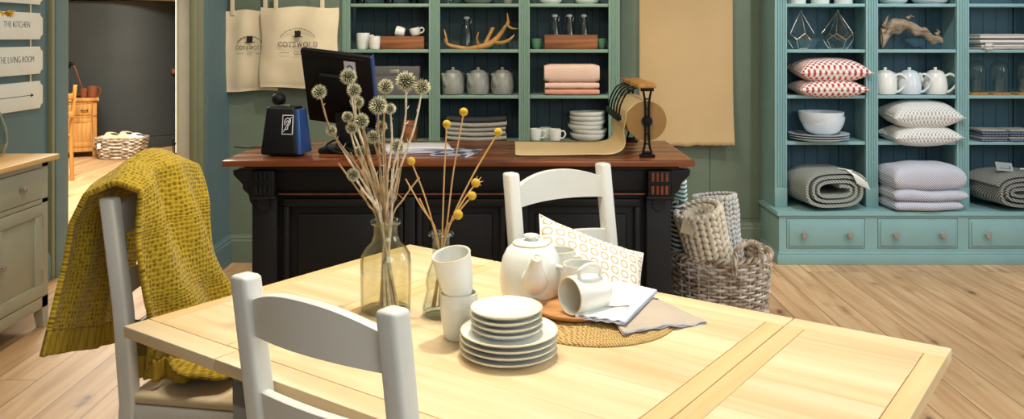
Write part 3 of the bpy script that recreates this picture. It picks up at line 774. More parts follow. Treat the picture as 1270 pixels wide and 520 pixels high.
# --- teapot
tp = on_table(658.5, 371)
pot = thing('teapot', 'large white glazed teapot on the dining table with its spout to the viewer', 'teapot', tp)
m = MB(); m.lathe([(0, 0), (.054, 0), (.064, .004), (.074, .02), (.0775, .045), (.0765, .075), (.070, .105), (.060, .125), (.050, .134), (.043, .137), (.0425, .134), (.052, .128), (.068, .10), (.072, .05), (.05, .01), (0, .008)], 56, wob=.004); m.build('pot_body', M_ceram, pot)
m = MB(); m.lathe([(0, .134), (.0425, .134), (.0445, .138), (.043, .142), (.03, .145), (.013, .1465), (.011, .149), (.013, .152), (.019, .155), (.018, .1595), (.008, .162), (0, .1625)], 48); m.build('lid', M_ceram, pot)
m = MB(); rimring(m, .0445, .139, .0014); m.build('lid_rim', M_rim, pot)
sd = Vector((.10, -1, 0)).normalized()
pth = smoothpath([sd*.055+Vector((0, 0, .062)), sd*.082+Vector((0, 0, .078)), sd*.095+Vector((0, 0, .105)), sd*.112+Vector((0, 0, .130))], 16)
n_ = len(pth); rad = [.027*(1-t)**1.2+.0115 for t in [i/(n_-1) for i in range(n_)]]
m = MB(); m.tube(pth, rad, 24, cap=False); e = pth[-1]; m.tube([pth[-1], pth[-2].lerp(pth[-1], .2), pth[-4]], [.0115, .009, .008], 24, cap=False); m.build('spout', M_ceram, pot)
hd = -sd; m = MB(); m.tube(smoothpath([hd*.068+Vector((0, 0, .112)), hd*.10+Vector((0, 0, .118)), hd*.122+Vector((0, 0, .09)), hd*.108+Vector((0, 0, .05)), hd*.074+Vector((0, 0, .035))], 20), .007, 12); m.build('handle', M_ceram, pot)
m = MB(); m.lathe([(.0115, 0), (.0115, .001), (.009, .0012), (.009, 0)], 20, Matrix.Translation(e) @ (pth[-1]-pth[-2]).to_track_quat('Z', 'Y').to_matrix().to_4x4()); m.build('spout_rim', M_rim, pot)

# --- jute mat, wooden plate
M_jute = weave('braided_jute', '#a88148', '#d9bd80', 900, 900, mode='twill', bst=.8, plane='xy')
mat_c = on_table(735, 395); mat_c.y = 1.985
m = MB(); R0 = .186; k = 0; pts = []
turns = 15
for i in range(turns*48):
    a = i/48*2*math.pi; r = R0*(1-i/(turns*48))
    pts.append((r*math.cos(a), r*math.sin(a), .004+.0012*math.sin(a*23)))
m.tube(pts, [.0068*(1+.22*math.sin(i*1.9)) for i in range(len(pts))], 6, flat=.55)
m.lathe([(0, 0.001), (R0, 0.001), (R0, .004), (0, .004)], 48)
tag(m.build('jute_placemat', M_jute, None, loc=(mat_c.x, mat_c.y, TH)), 'round braided jute placemat under the wooden plate and the napkins', 'placemat')
wp = Vector(((712-CX)/F*2.015, 2.015, TH+.009))
M_acacia = wood('plate_wood', '#a8713c', '#c68f58', '#dcae7a', 0, 9, .4)
m = MB(); m.lathe([(0, 0), (.082, 0), (.093, .004), (.100, .013), (.099, .0155), (.096, .0155), (.088, .009), (.078, .0065), (0, .006)], 56)
tag(m.build('wooden_plate', M_acacia, None, loc=wp), 'round shallow wooden plate on the jute placemat with mugs on it', 'plate')
def mug(label, loc, rot, hang, mat=M_ceram, r=.041, h=.092, group=None, rim=True, sc=1, name='mug'):
    g = thing(name, label, 'mug', loc, 0, group, rot=rot)
    m = MB(); m.lathe(cup_mesh(r*.86, r, h, belly=.003), 44, wob=.006); m.build('mug_body', mat, g)
    a = Vector((math.cos(hang), math.sin(hang), 0))
    m = MB(); m.tube(smoothpath([a*(r*.93)+Vector((0, 0, h*.82)), a*(r*1.45)+Vector((0, 0, h*.86)), a*(r*1.72)+Vector((0, 0, h*.58)), a*(r*1.4)+Vector((0, 0, h*.28)), a*(r*.88)+Vector((0, 0, h*.22))], 20), .0052, 10); m.build('handle', mat, g)
    if rim: m = MB(); rimring(m, r-.0016, h+.0006, .0016); m.build('rim', M_rim, g)
    return g
# upright mug behind, and one lying on its side with the opening to the viewer's left
mug('white mug standing upright behind the lying mug on the wooden plate', Vector(((720-CX)/F*2.07, 2.075, TH+.016)), (0, 0, 0), R(160), r=.0425, h=.086)
mug('white mug standing behind the teapot, mostly hidden', Vector(((694-CX)/F*2.22, 2.25, TH)), (0, 0, 0), R(-20), r=.042, h=.092)
# mug axis: local +z points left/toward camera
ax = Vector((-.80, -.56, .02)).normalized(); zt = ax.to_track_quat('Z', 'Y').to_matrix()
lm = Vector(((748-CX)/F*2.02, 2.015, TH+.016+.042))
q = ax.to_track_quat('Z', 'Y')
loc_up = q.inverted() @ Vector((0.15, -.25, 1))
mg = mug('white mug lying on its side on the wooden plate, opening to the left', lm, q.to_euler(), math.atan2(loc_up.y, loc_up.x), r=.043, h=.10)
sp = MB(); sp.tube(smoothpath([(0, 0, 0), (.03, .0, .003), (.06, .0, .006)], 8), [.0018, .0016, .0034], 8, flat=.5)
sp.ball((-.016, 0, 0), (.018, .011, .004), 2)
tag(sp.build('teaspoon', M_steel, None, loc=Vector(((748-CX)/F*1.985, 1.985, TH+.027)), rot=(0, 0, R(-12))), 'small steel spoon with its bowl under the lying mug on the wooden plate', 'spoon')
# --- napkins
def napkin(name, label, pix, z0, layers, mat, edge, th=.0035, sag=None):
    P = [on_table(*p) for p in pix]; cen = sum(P, Vector())/4
    root = thing(name, label, 'napkin', (cen.x, cen.y, TH+z0))
    for k in range(layers):
        def fn(u, v, off=k):
            q = P[0].lerp(P[1], u).lerp(P[3].lerp(P[2], u), v)-cen
            n = noise.noise(Vector((q.x*14+off, q.y*14, off*1.7)))
            wob = .0016*math.sin(u*31+off)*(1 if v > .96 else 0)
            zz = k*th*.9+.0018*n+(.0014*math.sin(u*26+off*2)*max(0, v-.8)*5*(.6 if off == 0 else 1))
            if sag: zz += sag(q+cen)
            return (q.x+wob*.3+.0015*off*(v-.5), q.y-wob+.001*off, zz)
        m = MB(); m.grid(fn, 36, 36)
        o = m.build('cloth_layer', mat, root, smooth=60, solid=.002)
        b = MB()
        for (ua, va, ub, vb_) in ((0, 1, 1, 1), (1, 0, 1, 1)):
            b.tube([fn(ua+(ub-ua)*t/30, va+(vb_-va)*t/30) for t in range(31)], .0014, 6)
        b.build('hem', edge, o)
    return root
napkin('linen_napkin', 'taupe linen napkin spread to the right beneath the white one, beyond the placemat', [(738, 372), (797, 364), (876, 402), (772, 422)], .012, 2, M_lineng, M_blueedge, .003,
       sag=lambda p: -.0105*max(0, min(1, ((p.x-mat_c.x)**2+(p.y-mat_c.y)**2)**.5/.03-6.0)))
napkin('linen_napkin', 'white folded linen napkin resting on the taupe one beside the wooden plate', [(763, 361), (815, 373), (774, 415), (713, 406)], .021, 3, M_linenw, M_blueedge, .003)

# ------------------------------------------------------------------ cushion on the far chair
def cushion_mesh(w, h, t, nu=28, pinch=.10, seed=0):
    m = MB()
    def fn(sg):
        def f(u, v):
            a, b = 2*u-1, 2*v-1
            x = a*w/2*(1-pinch*(1-abs(b)**2)*abs(a)**3*.9); y = b*h/2*(1-pinch*(1-abs(a)**2)*abs(b)**3*.9)
            e = max(0, (1-abs(a)**2.6))*max(0, (1-abs(b)**2.6))
            z = sg*(t/2*e**.55+.002)+.006*noise.noise(Vector((x*9+seed, y*9, sg)))*e**.3
            return (x, y, z)
        return f
    m.grid(fn(1), nu, nu); m.grid(fn(-1), nu, nu); bmesh.ops.remove_doubles(m.bm, verts=m.bm.verts[:], dist=.0045)
    return m
def cushion(name, label, w, h, t, mat, loc, rot, pipe=None, group=None, seed=0):
    c = thing(name, label, 'cushion', loc, 0, group, rot=rot)
    cushion_mesh(w, h, t, seed=seed).build('cover', mat, c, smooth=60)
    m = MB(); pts = []
    for i in range(80):
        s = i/80*4; e = int(s); f = (s-e)*2-1
        a, b = [(f, -1), (1, f), (-f, 1), (-1, -f)][e]
        pts.append((a*w/2*(1-.10*(1-abs(b)**2)*.9 if abs(a) == 1 else 1), b*h/2*(1-.10*(1-abs(a)**2)*.9 if abs(b) == 1 else 1), 0))
    m.tube(pts, .003, 6, closed=True); m.build('piping', pipe or mat, c)
    return c
M_damask = weave('scroll_pattern_cotton', '#c3ab7c', '#ece7dc', 85, 85, mode='ring', bst=.1, plane='xy', thr=.42)
e1 = Vector((.88, -.0, -.475)); TLc = at(672, 272, 2.66)
rotc = Matrix.Rotation(R(214-180), 4, 'Z') @ Matrix.Rotation(R(90-38), 4, 'X') @ Matrix.Rotation(R(-29), 4, 'Z')
cushion('scatter_cushion', 'cream cushion with tan scroll pattern leaning on the chair before the counter', .38, .38, .11, M_damask, TLc+Vector((.145, -.04, -.20)), rotc.to_euler(), M_linenw)

# ------------------------------------------------------------------ mustard throw on the left chair
def throw_material():
    m, nt, b = new_mat('mustard_knit')
    tc = N(nt, 'ShaderNodeTexCoord'); mp = N(nt, 'ShaderNodeMapping'); nt.links.new(tc.outputs['UV'], mp.inputs[0]); mp.inputs['Scale'].default_value = (38, 105, 1)
    vo = N(nt, 'ShaderNodeTexVoronoi', i_Scale=1.0); vo.inputs['Randomness'].default_value = .35; nt.links.new(mp.outputs[0], vo.inputs['Vector'])
    r = ramp(nt, vo.outputs['Distance'], [(0.10, hx('#6e5610')), (0.32, hx('#a88a1c')), (0.55, hx('#c0a430'))]); nt.links.new(r.outputs[0], b.inputs['Base Color'])
    b.inputs['Roughness'].default_value = .95; b.inputs['Sheen Weight'].default_value = .15; b.inputs['Specular IOR Level'].default_value = .15
    bump(nt, b, vo.outputs['Distance'], 1.0, .006); return m
M_must = throw_material()
M_rib = weave('mustard_rib', '#7d6420', '#b09232', 420, 1, mode='herring', bst=.8, plane='yx')
thr = thing('knitted_throw', 'mustard yellow honeycomb knit throw draped over the chair at the left', 'throw', (-1.03, 2.48, 0))
# local frame: +x into the seat, y along the top rail
def drape(u, v):
    """u along rail (0 near camera .. 1 far), v from outer hem over the crest to the seat"""
    y = -.215+.40*u
    key = [(0.0, (-.162, .66)), (.12, (-.145, .79)), (.26, (-.128, .93)), (.36, (-.088, 1.012)), (.43, (-.015, 1.045)), (.50, (.055, 1.02)), (.62, (.085, .90)), (.78, (.125, .70)), (.90, (.165, .56)), (1.0, (.22, .50))]
    for i in range(len(key)-1):
        if v <= key[i+1][0] or i == len(key)-2:
            t = (v-key[i][0])/(key[i+1][0]-key[i][0]); t = max(0, min(1, t)); s = t*t*(3-2*t)*.35+t*.65
            x = key[i][1][0]+(key[i+1][1][0]-key[i][1][0])*s; z = key[i][1][1]+(key[i+1][1][1]-key[i][1][1])*s; break
    crest = math.exp(-((v-.43)/.13)**2)
    fold = math.sin(u*9.5+v*3.2)+.55*math.sin(u*21-v*5)+.5*noise.noise(Vector((u*4, v*5, 1)))
    if v > .43: fold = fold*.6+1.1*math.sin((u-(v-.43)*.9)*15+.8)
    hang = 1-.75*crest
    side = -1 if v < .43 else 1
    x += (.012 if v < .43 else .021)*side*fold*hang
    # far side bulges more into the seat, arch of the rail
    if v > .45: x = x*(1-(v-.45)*1.5*(1-u)**1.3)+.05*u*(v-.45)*2.0
    z += .022*math.sin(math.pi*u)*crest-.012*(1-u)*crest
    z -= .12*u*max(0, .40-v)/.40
    z += .03*math.sin(math.pi*u)*crest
    y += (.03*math.sin(v*7))*hang-(.055*(1-u)*(1 if v < .43 else 0)*(.43-v)*2)+.07*(v-.5)*(1 if v > .5 else 0)
    return (x, y, z)
m = MB(); m.grid(drape, 80, 120); m.build('draped_body', M_must, thr, smooth=80, solid=.014)
def hemf(u, v):
    a = Vector(drape(u, 0.0)); b = Vector(drape(u, .06)); d = (a-b).normalized()
    p = a+d*(.062*v); p.x += .0035*math.sin(u*110); return p
m = MB(); m.grid(hemf, 160, 8); m.build('ribbed_hem', M_rib, thr, smooth=80, solid=.010)
# inner tail hanging at the near side, with its ribbed hem
def tail(u, v):
    x = .015+.12*u+.010*math.sin(u*14+v*2); y = -.165+.03*u+.016*math.sin(u*17+v*3)-.02*v; z = .655-.085*v-.02*u
    x += .03*v*(u-.3)-.02*(1-v)
    return (x, y, z)
m = MB(); m.grid(tail, 40, 70); m.build('inner_tail', M_must, thr, smooth=80, solid=.012)
def tailhem(u, v):
    p = Vector(tail(u, 1.0)); p.z -= .06*v; p.y += .003*math.sin(u*70); p.x += .004*(u-.5)*v*4; return p
m = MB(); m.grid(tailhem, 100, 6); m.build('ribbed_hem', M_rib, thr, smooth=80, solid=.010)
def bunch(u, v):
    a = u*2*math.pi; b = (v-.5)*math.pi
    rx, ry, rz_ = .115, .15, .055
    n = 1+.20*math.sin(3*a+5*b)+.12*noise.noise(Vector((math.cos(a)*2, math.sin(a)*2, b*2)))
    return (.205+rx*math.cos(b)*math.cos(a)*n, -.06+ry*math.cos(b)*math.sin(a)*n, .535+rz_*math.sin(b)*(1+.1*math.sin(a*4)))
m = MB(); m.grid(bunch, 60, 40); m.build('gathered_end', M_must, thr, smooth=80)
# ------------------------------------------------------------------ on the counter (top at 0.95 m)
CT = 0.95
def onc(px, d, z=CT): return Vector(((px-CX)/F*d, d, z))
# till display seen from behind, leaning
mon = thing('till_monitor', 'black till screen seen from behind on the counter before the tote bags', 'monitor', onc(436, 3.52), 0)
m = MB(); Mm = Matrix.Translation((-.035, 0, .27)) @ Matrix.Rotation(R(-14), 4, 'Z') @ Matrix.Rotation(R(28), 4, 'X') @ Matrix.Rotation(R(7), 4, 'Y')
m.box(-.165, .135, -.012, .012, -.19, .155, .006, 2, Mm); m.build('housing', M_black, mon)
m = MB(); m.box(-.145, .115, -.016, -.010, .135, .142, .001, 1, Mm); m.box(-.09, .08, -.035, -.008, -.12, .06, .012, 3, Mm); m.build('back_cover', M_black, mon)
m = MB(); m.box(.133, .141, -.014, .014, -.192, .157, .003, 2, Mm); m.build('side_trim', M_blue, mon)
m = MB(); m.box(.02, .068, -.0365, -.035, -.01, .055, 0, 1, Mm) if False else m.box(.02, .068, -.0145, -.0125, .045, .125, 0, 1, Mm); lb = m.build('sticker', M_paper, mon)
m = MB(); pts = [Mm @ Vector((.044+.012*math.cos(a), -.0152, .095+.012*math.sin(a))) for a in [i*math.pi/8 for i in range(16)]]
m.tube(pts, .0025, 6, closed=True); m.tube([Mm @ Vector((.028, -.0152, .062)), Mm @ Vector((.06, -.0152, .075))], .002, 6); m.build('sticker_mark', M_blue, lb)
m = MB(); m.bar((-.03, .02, .16), (-.02, .03, .015), .09, .05, .01); m.box(-.12, .10, -.08, .10, 0, .022, .008); m.box(-.05, .03, -.02, .06, .02, .13, .012); m.build('stand', M_black, mon)
m = MB()
for k in range(6):
    y = -.06+.03*k; m.tube(smoothpath([(-.06+.03*k, .02, .05), (-.09+.04*k, -.07, .03), (-.02+.03*k, -.10, .006), (.05+.012*k, -.08+.02*k, .006)], 14), .004, 8)
m.build('cable', M_black, mon)
# hearing loop unit
hl = thing('hearing_loop_unit', 'squat black box with a hearing loop sticker and blue side, left end of the counter', 'device', onc(357, 3.42), R(-8))
def tbox(mb, w0, w1, d0, d1, h, bv, x=0, y=0, z=0, sh=0):
    t = bmesh.new(); bmesh.ops.create_cube(t, size=1)
    for v in t.verts:
        k = v.co.z+.5; w = w0+(w1-w0)*k; d = d0+(d1-d0)*k
        v.co = Vector((x+v.co.x*w+sh*k, y+v.co.y*d, z+k*h))
    bmesh.ops.bevel(t, geom=t.edges[:], offset=bv, segments=3, profile=.5, affect='EDGES'); mb.merge(t)
m = MB(); tbox(m, .150, .118, .14, .09, .188, .012, x=-.012, z=.006); m.build('case', M_black, hl)
m = MB(); tbox(m, .020, .020, .125, .08, .175, .006, x=.068, z=.008, sh=-.016); m.build('side_panel', M_blue, hl)
m = MB(); m.box(-.05, .05, -.05, .05, 0, .008, .002); m.build('foot', M_black, hl)
Ms = Matrix.Translation((.022, -.0548, .125)) @ Matrix.Rotation(R(-7.5), 4, 'X')
m = MB(); m.box(-.022, .022, -.001, .001, -.038, .038, .0, 1, Ms); st_ = m.build('sticker', M_paper, hl)
m = MB(); m.box(-.019, .019, -.0018, -.0008, -.035, .035, 0, 1, Ms); m.build('sticker_ground', M_black, st_)
m = MB()
def sp_(pts, r): m.tube([Ms @ Vector((x, -.0026, z)) for x, z in smoothpath3(pts)], r, 6)
def smoothpath3(pts): return [(p.x, p.z) for p in smoothpath([(x, 0, z) for x, z in pts], 16)]
sp_([(-.010, -.002), (-.011, .016), (0, .026), (.011, .017), (.009, .004), (.002, -.006), (.001, -.018), (-.008, -.018)], .0017)
sp_([(-.004, .006), (-.003, .014), (.003, .014), (.003, .006)], .0013)
m.tube([Ms @ Vector((-.015, -.0026, -.028)), Ms @ Vector((.015, -.0026, .030))], .0014, 6)
m.build('sticker_ear_symbol', M_paper, st_)
m = MB(); m.box(-.025, .02, -.03, -.01, .192, .2, .002); m.build('top_button', M_steel, hl)
kn = thing('webcam', 'round black camera on a short stem behind the hearing loop box', 'camera', onc(346, 3.62), 0)
m = MB(); m.ball((0, 0, .205), (.030, .026, .028), 3); m.build('camera_head', M_black, kn)
m = MB(); m.tube([(0, 0, .004), (0, 0, .19)], .008, 10); m.lathe([(0, 0), (.03, 0), (.03, .006), (0, .01)], 24); m.build('stem', M_black, kn)
tag(MB().tube(smoothpath([(0, 0, 0), (-.05, .02, 0), (-.1, -.01, 0), (-.16, .03, 0)], 16), .0025, 6).build('cable', M_black, None, loc=onc(335, 3.62, CT+.0027)), 'thin black cable trailing to the left end of the counter top', 'cable')
# magazines and papers
M_mag = weave('printed_cover', '#3f4a66', '#b9bccb', 60, 45, mode='check', bst=0, plane='xy')
def sheet_stack(name, label, px, d, w, l, n, rz, cover, z=CT):
    r = thing(name, label, 'magazine', onc(px, d, z), rz)
    rr = random.Random(px)
    for k in range(n):
        a = R(rr.uniform(-5, 5)); Mx = Matrix.Rotation(a, 4, 'Z')
        m = MB()
        def fn(u, v): return Mx @ Vector(((u-.5)*w, (v-.5)*l, .0035*(k+.5)+.004*math.sin(u*3.1)*(.3+k*.2)))
        m.grid(fn, 12, 4); m.build('leaf_block' if k < n-1 else 'cover', M_paper if k < n-1 else cover, r, solid=.0032)
    return r
sheet_stack('paper_pile', 'loose pile of white printed papers behind the thistle stems on the counter', 517, 3.55, .27, .20, 5, R(12), M_paper)
sheet_stack('magazine', 'open magazine with a bluish picture page lying on the counter', 566, 3.46, .15, .20, 2, R(-18), M_mag)
# kraft paper strip and cast iron roll holder
rh = thing('paper_roll_holder', 'black cast iron paper roll holder with a wooden bar, right end of the counter', 'paper dispenser', onc(802, 3.38), 0)
ZC = 1.088-CT; RL = .43
for y in (-.012, RL+.02):
    m = MB()
    for dx in (-.010, .010): m.tube(smoothpath([(dx*1.8, y, .012), (dx*.8, y, .06), (dx*.75, y, .20), (dx*1.6, y, .262)], 16), .0045, 8)
    m.tube([(0, y-.001, ZC), (0, y+.008, ZC)], .021, 20); m.tube([(0, y-.006, ZC), (0, y+.001, ZC)], .010, 16)
    m.box(-.030, .030, y-.012, y+.012, 0.0, .010, .003); m.box(-.020, .020, y-.006, y+.006, .008, .022, .004); m.box(-.026, .026, y-.007, y+.007, .255, .268, .003)
    for z in (.05, .09, .185, .225): m.box(-.011, .011, y-.004, y+.004, z-.003, z+.003, .001)
    m.build('end_bracket', M_iron, rh)
m = MB(); m.box(-.042, .035, -.03, RL+.035, .268, .286, .005, 2); m.build('handle_bar', M_oakd, rh)
for k in range(5):
    y = .03+k*.09; m = MB()
    m.tube(smoothpath([(-.03, y, .268), (-.070, y, .25), (-.098, y, .20), (-.105, y, .158)], 14), .0035, 8); m.build('curved_arm', M_iron, rh)
m = MB(); m.box(-.111, -.099, -.005, RL+.01, .140, .160, .002)
for k in range(50): m.add([(-.111, k*.0086, .140), (-.111, k*.0086+.008, .140), (-.111, k*.0086+.004, .134), (-.105, k*.0086+.004, .140)], [[0, 1, 2], [0, 2, 3], [1, 3, 2]])
m.build('serrated_blade', M_iron, rh)
m = MB(); m.tube([(0, -.02, ZC), (0, RL+.03, ZC)], .008, 12); m.build('axle', M_iron, rh)
# paper roll: solid roll + strip in one sheet
def roll_mat():
    mm, nt, b = new_mat('kraft_roll_edge')
    tc = N(nt, 'ShaderNodeTexCoord'); w_ = N(nt, 'ShaderNodeTexWave', wave_type='RINGS', rings_direction='Y'); w_.inputs['Scale'].default_value = 120.0; w_.inputs['Distortion'].default_value = .8
    nt.links.new(tc.outputs['Object'], w_.inputs[0]); r = ramp(nt, w_.outputs[1], [(0, hx('#8f6a3a')), (1, hx('#b18850'))]); nt.links.new(r.outputs[0], b.inputs[0]); b.inputs['Roughness'].default_value = .8
    return mm
M_rolle = roll_mat()
roll = thing('paper_roll', 'roll of kraft paper in the iron holder with its free end laid along the counter', 'paper roll', onc(802, 3.38)+Vector((0, 0, ZC)), 0)
Mr = Matrix.Rotation(R(-90), 4, 'X'); rr_ = .078
m = MB(); m.lathe([(.012, 0), (rr_, 0), (rr_, .001)], 56, Mr); m.build('roll_end', M_rolle, roll); m = MB(); m.lathe([(.012, RL), (rr_, RL)], 56, Mr); m.build('roll_end', M_rolle, roll)
m = MB(); m.lathe([(rr_, .0005), (rr_, RL-.0005)], 56, Mr); m.build('roll_outer', M_kraft, roll)
m = MB(); prof = smoothpath([(-.0, 0, rr_+.001), (-.045, 0, rr_*.80), (-.074, 0, .035), (-.0805, 0, .0), (-.088, 0, -.04), (-.082, 0, -.085), (-.10, 0, -.118), (-.15, 0, -.1325), (-.22, 0, -.1335), (-.35, 0, -.1335), (-.50, 0, -.1335), (-.512, 0, -.128)], 66)
# bulge to the left then back, as the sheet falls
vs_ = []
m.grid(lambda u, v: (prof[min(int(u*(len(prof)-1)+.5), len(prof)-1)].x, .004+v*(RL-.008), prof[min(int(u*(len(prof)-1)+.5), len(prof)-1)].z+.0015*math.sin(v*9+u*20)*(1 if u > .6 else 0)), len(prof)-1, 14)
m.build('paper_strip', M_kraft, roll, smooth=60, solid=.0008)

# ------------------------------------------------------------------ canvas bags on the wall
def tote(label, xl, xr, yt, yb, d, gap, skew, seed):
    c0 = at((xl+xr)/2, yt, d); w = (xr-xl)*d/F; h = (yb-yt)*d/F
    b = thing('tote_bag', label, 'bag', c0, 0, 'canvas tote bags hung on the wall')
    def fn(side):
        def f(u, v):
            x = (u-.5)*w*(1-.03*(1-v))+skew*(1-v)*.03
            e = math.sin(math.pi*u)**.6*math.sin(math.pi*min(1, v*1.02+.02))**.5 if 0 < u < 1 else 0
            fold = .010*math.sin(u*13+v*2.5+seed)*(.4+.6*(1-v))+.008*noise.noise(Vector((u*3, v*4, seed)))
            z = -h*v+.006*math.sin(u*5+seed)*v-.006*math.sin(u*9)*(1-v)
            edge = .006*math.sin(v*9+seed)*(2*u-1)
            return (x+edge, side*(.024*e)+fold-.01 if side < 0 else .022*e*.3+.012+fold*.3, z)
        return f
    m = MB(); m.grid(fn(-1), 40, 44); m.grid(fn(1), 40, 44)
    m.build('bag_body', M_canvas, b, smooth=70)
    for s in (-.29, .30):
        m = MB(); x = s*w
        m.box(x-.013, x+.013, -.022, -.016, -.03, .16, .001); m.build('strap', M_canvas, b)
    # print: wordmark, arc line of tiny dashes, hat emblem
    py = -h*.46; yf = -.047
    serif_text('COTSWOLD', w*.063, 'printed_wordmark', M_ink, b, gap, yf, py)
    serif_text('CO', w*.045, 'printed_wordmark', M_ink, b, gap, yf, py-w*.105)
    for sgn in (-1, 1): m = MB(); m.box(gap+sgn*w*.17-w*.06, gap+sgn*w*.17+w*.06, yf-.0004, yf+.0004, py-w*.107, py-w*.102); m.build('printed_rule', M_ink, b)
    m = MB()
    for k in range(25):
        a = R(28+124*k/24); q = w*.235; cx_, cz_ = gap+q*math.cos(a)*1.05, py+w*.0+q*math.sin(a)*.86
        Mx = Matrix.Translation((cx_, yf, cz_)) @ Matrix.Rotation(-(a-R(90)), 4, 'Y'); m.box(-.0022, .0022, -.0004, .0004, -.0032, .0032 if k % 3 else .001, 0, 1, Mx)
    m.build('printed_arc', M_ink, b); m = MB()
    e = py+w*.098
    m.box(gap-.030, gap+.030, yf-.0005, yf+.0005, e-.003, e+.002); m.prism([(gap-.017, e), (gap+.016, e), (gap+.020, e+.038), (gap+.012, e+.034), (gap+.006, e+.040), (gap-.008, e+.035), (gap-.014, e+.040), (gap-.019, e+.032)], yf-.0005, yf+.0005)
    m.build('printed_emblem', M_ink, b)
    return b
tote('cream canvas tote bag with a black COTSWOLD CO print, in front at right', 323, 420, 9, 109, 5.33, -.0, 0, 1)
tote('cream canvas tote bag with a partly covered COTSWOLD CO print, behind at left', 275, 344, 13, 113, 5.385, .015, -1, 4)
bb3 = at(282, 20, 5.41)
m = MB(); m.grid(lambda u, v: (-.03+.08*u-.012*v*0, .004*math.sin(v*8)-.012*math.sin(math.pi*u), -.30*v+.008*u), 8, 24)
tag(m.build('tote_bag', M_canvas, None, loc=bb3, solid=.004), 'rearmost canvas tote bag, only its left edge showing', 'bag', 'canvas tote bags hung on the wall')
# ------------------------------------------------------------------ paper banner on the right wall
bn = thing('paper_banner', 'wide sheet of brown kraft paper with a torn lower edge hanging on the wall', 'paper banner', at(851, 180, 5.735))
W_ = 116*5.735/F
def bf(u, v):
    x = (u-.5)*W_; z = 1.7*v
    tear = (.010*noise.noise(Vector((u*9, 0, 3)))+.006*noise.noise(Vector((u*40, 1, 3)))+.01*u-.006)*(1-v)**6
    y = .018-.018*math.sin(u*3.1)-.05*math.exp(-v*7)*(.35+.9*u)-.012*math.sin(u*7+v*1.3)
    return (x, y, z+tear)
m = MB(); m.grid(bf, 60, 60); m.build('paper_sheet', M_kraftd, bn, smooth=80, solid=.001)
m = MB(); m.tube([(-W_/2-.03, -.01, 1.7), (W_/2+.03, -.01, 1.7)], .02, 12); m.build('hanging_rod', M_iron, bn)
# ------------------------------------------------------------------ things on the shelves
DI = 5.63; SI = DI/F
S0, S1, S2, S3 = SH; SB_ = 0.326
def sx(px): return (px-CX)*SI
def onsh(px, z, dy=0): return Vector((sx(px), DI+dy, z))
def vessel(name, label, cat, prof, mat, loc, rz=0, group=None, part='body', seg=32, rim=None):
    t = thing(name, label, cat, loc, rz, group)
    m = MB(); m.lathe(prof, seg, wob=.004); m.build(part, mat, t)
    if rim: m = MB(); m.tube([(rim[0]*math.cos(a*math.pi/16), rim[0]*math.sin(a*math.pi/16), rim[1]) for a in range(32)], .0022, 6, closed=True); m.build('rim', rim[2], t)
    return t
def bowlprof(r, h, foot=.45, th=.004):
    o = [(r*foot+(r-r*foot)*math.sin(t*math.pi/2)**.9, .004+(h-.004)*(1-math.cos(t*math.pi/2))**.9) for t in [k/10 for k in range(11)]]
    return [(0, 0), (r*foot, 0)]+o+[(q-th, z+.001) for q, z in o[::-1]]+[(0, .008)]
# top shelf, mostly cut off by the frame
M_dkjar = glass('dark_jar_glass', '#6a6f6c', '#22292a')
for i, (px, r, lab) in enumerate(((447, .028, 'left of three'), (482, .030, 'middle of three'), (513, .032, 'right of three'))):
    vessel('glass_jar', 'dark glass jar on the top left shelf, %s' % lab, 'jar', [(0, 0), (r, 0), (r+.002, .01), (r+.002, .12), (r-.005, .13), (r-.005, .125), (r, .11), (r-.002, .01), (0, .008)], M_dkjar, onsh(px, S0), group='dark jars on the top left shelf')
vessel('glass_jar', 'clear footed glass jar on the top middle shelf', 'jar', [(0, 0), (.03, 0), (.035, .02), (.03, .10), (.02, .14), (.018, .14), (.028, .1), (.033, .02), (0, .008)], M_glass, onsh(556, S0))
vessel('serving_bowl', 'wide grey bowl on the top middle shelf', 'bowl', bowlprof(.115, .10), M_stone, onsh(593, S0))
vessel('cup', 'small grey cup on the top middle shelf', 'cup', bowlprof(.035, .08, .7), M_stone, onsh(630, S0))
vessel('serving_bowl', 'pale bowl on the top right shelf of the sage unit, left one', 'bowl', bowlprof(.085, .09, .6), M_ceram, onsh(683, S0))
vessel('serving_bowl', 'pale bowl on the top right shelf of the sage unit, right one', 'bowl', bowlprof(.09, .09, .6), M_ceram, onsh(728, S0))
for px, w in ((988, 'left'), (1017, 'middle'), (1046, 'right')):
    vessel('white_pot', 'white straight sided pot on the top shelf of the aqua unit, %s of three' % w, 'pot', [(0, 0), (.055, 0), (.058, .004), (.058, .13), (.054, .13), (.053, .01), (0, .01)], M_ceram, onsh(px, S0), group='white pots on the top shelf')
vessel('serving_bowl', 'small white bowl on the top shelf beside the drinking bowls, left one', 'bowl', bowlprof(.10, .09, .6), M_ceramblue, onsh(1108, S0))
vessel('serving_bowl', 'wide white bowl on the top shelf above the driftwood', 'bowl', bowlprof(.125, .09, .6), M_ceramblue, onsh(1153, S0))
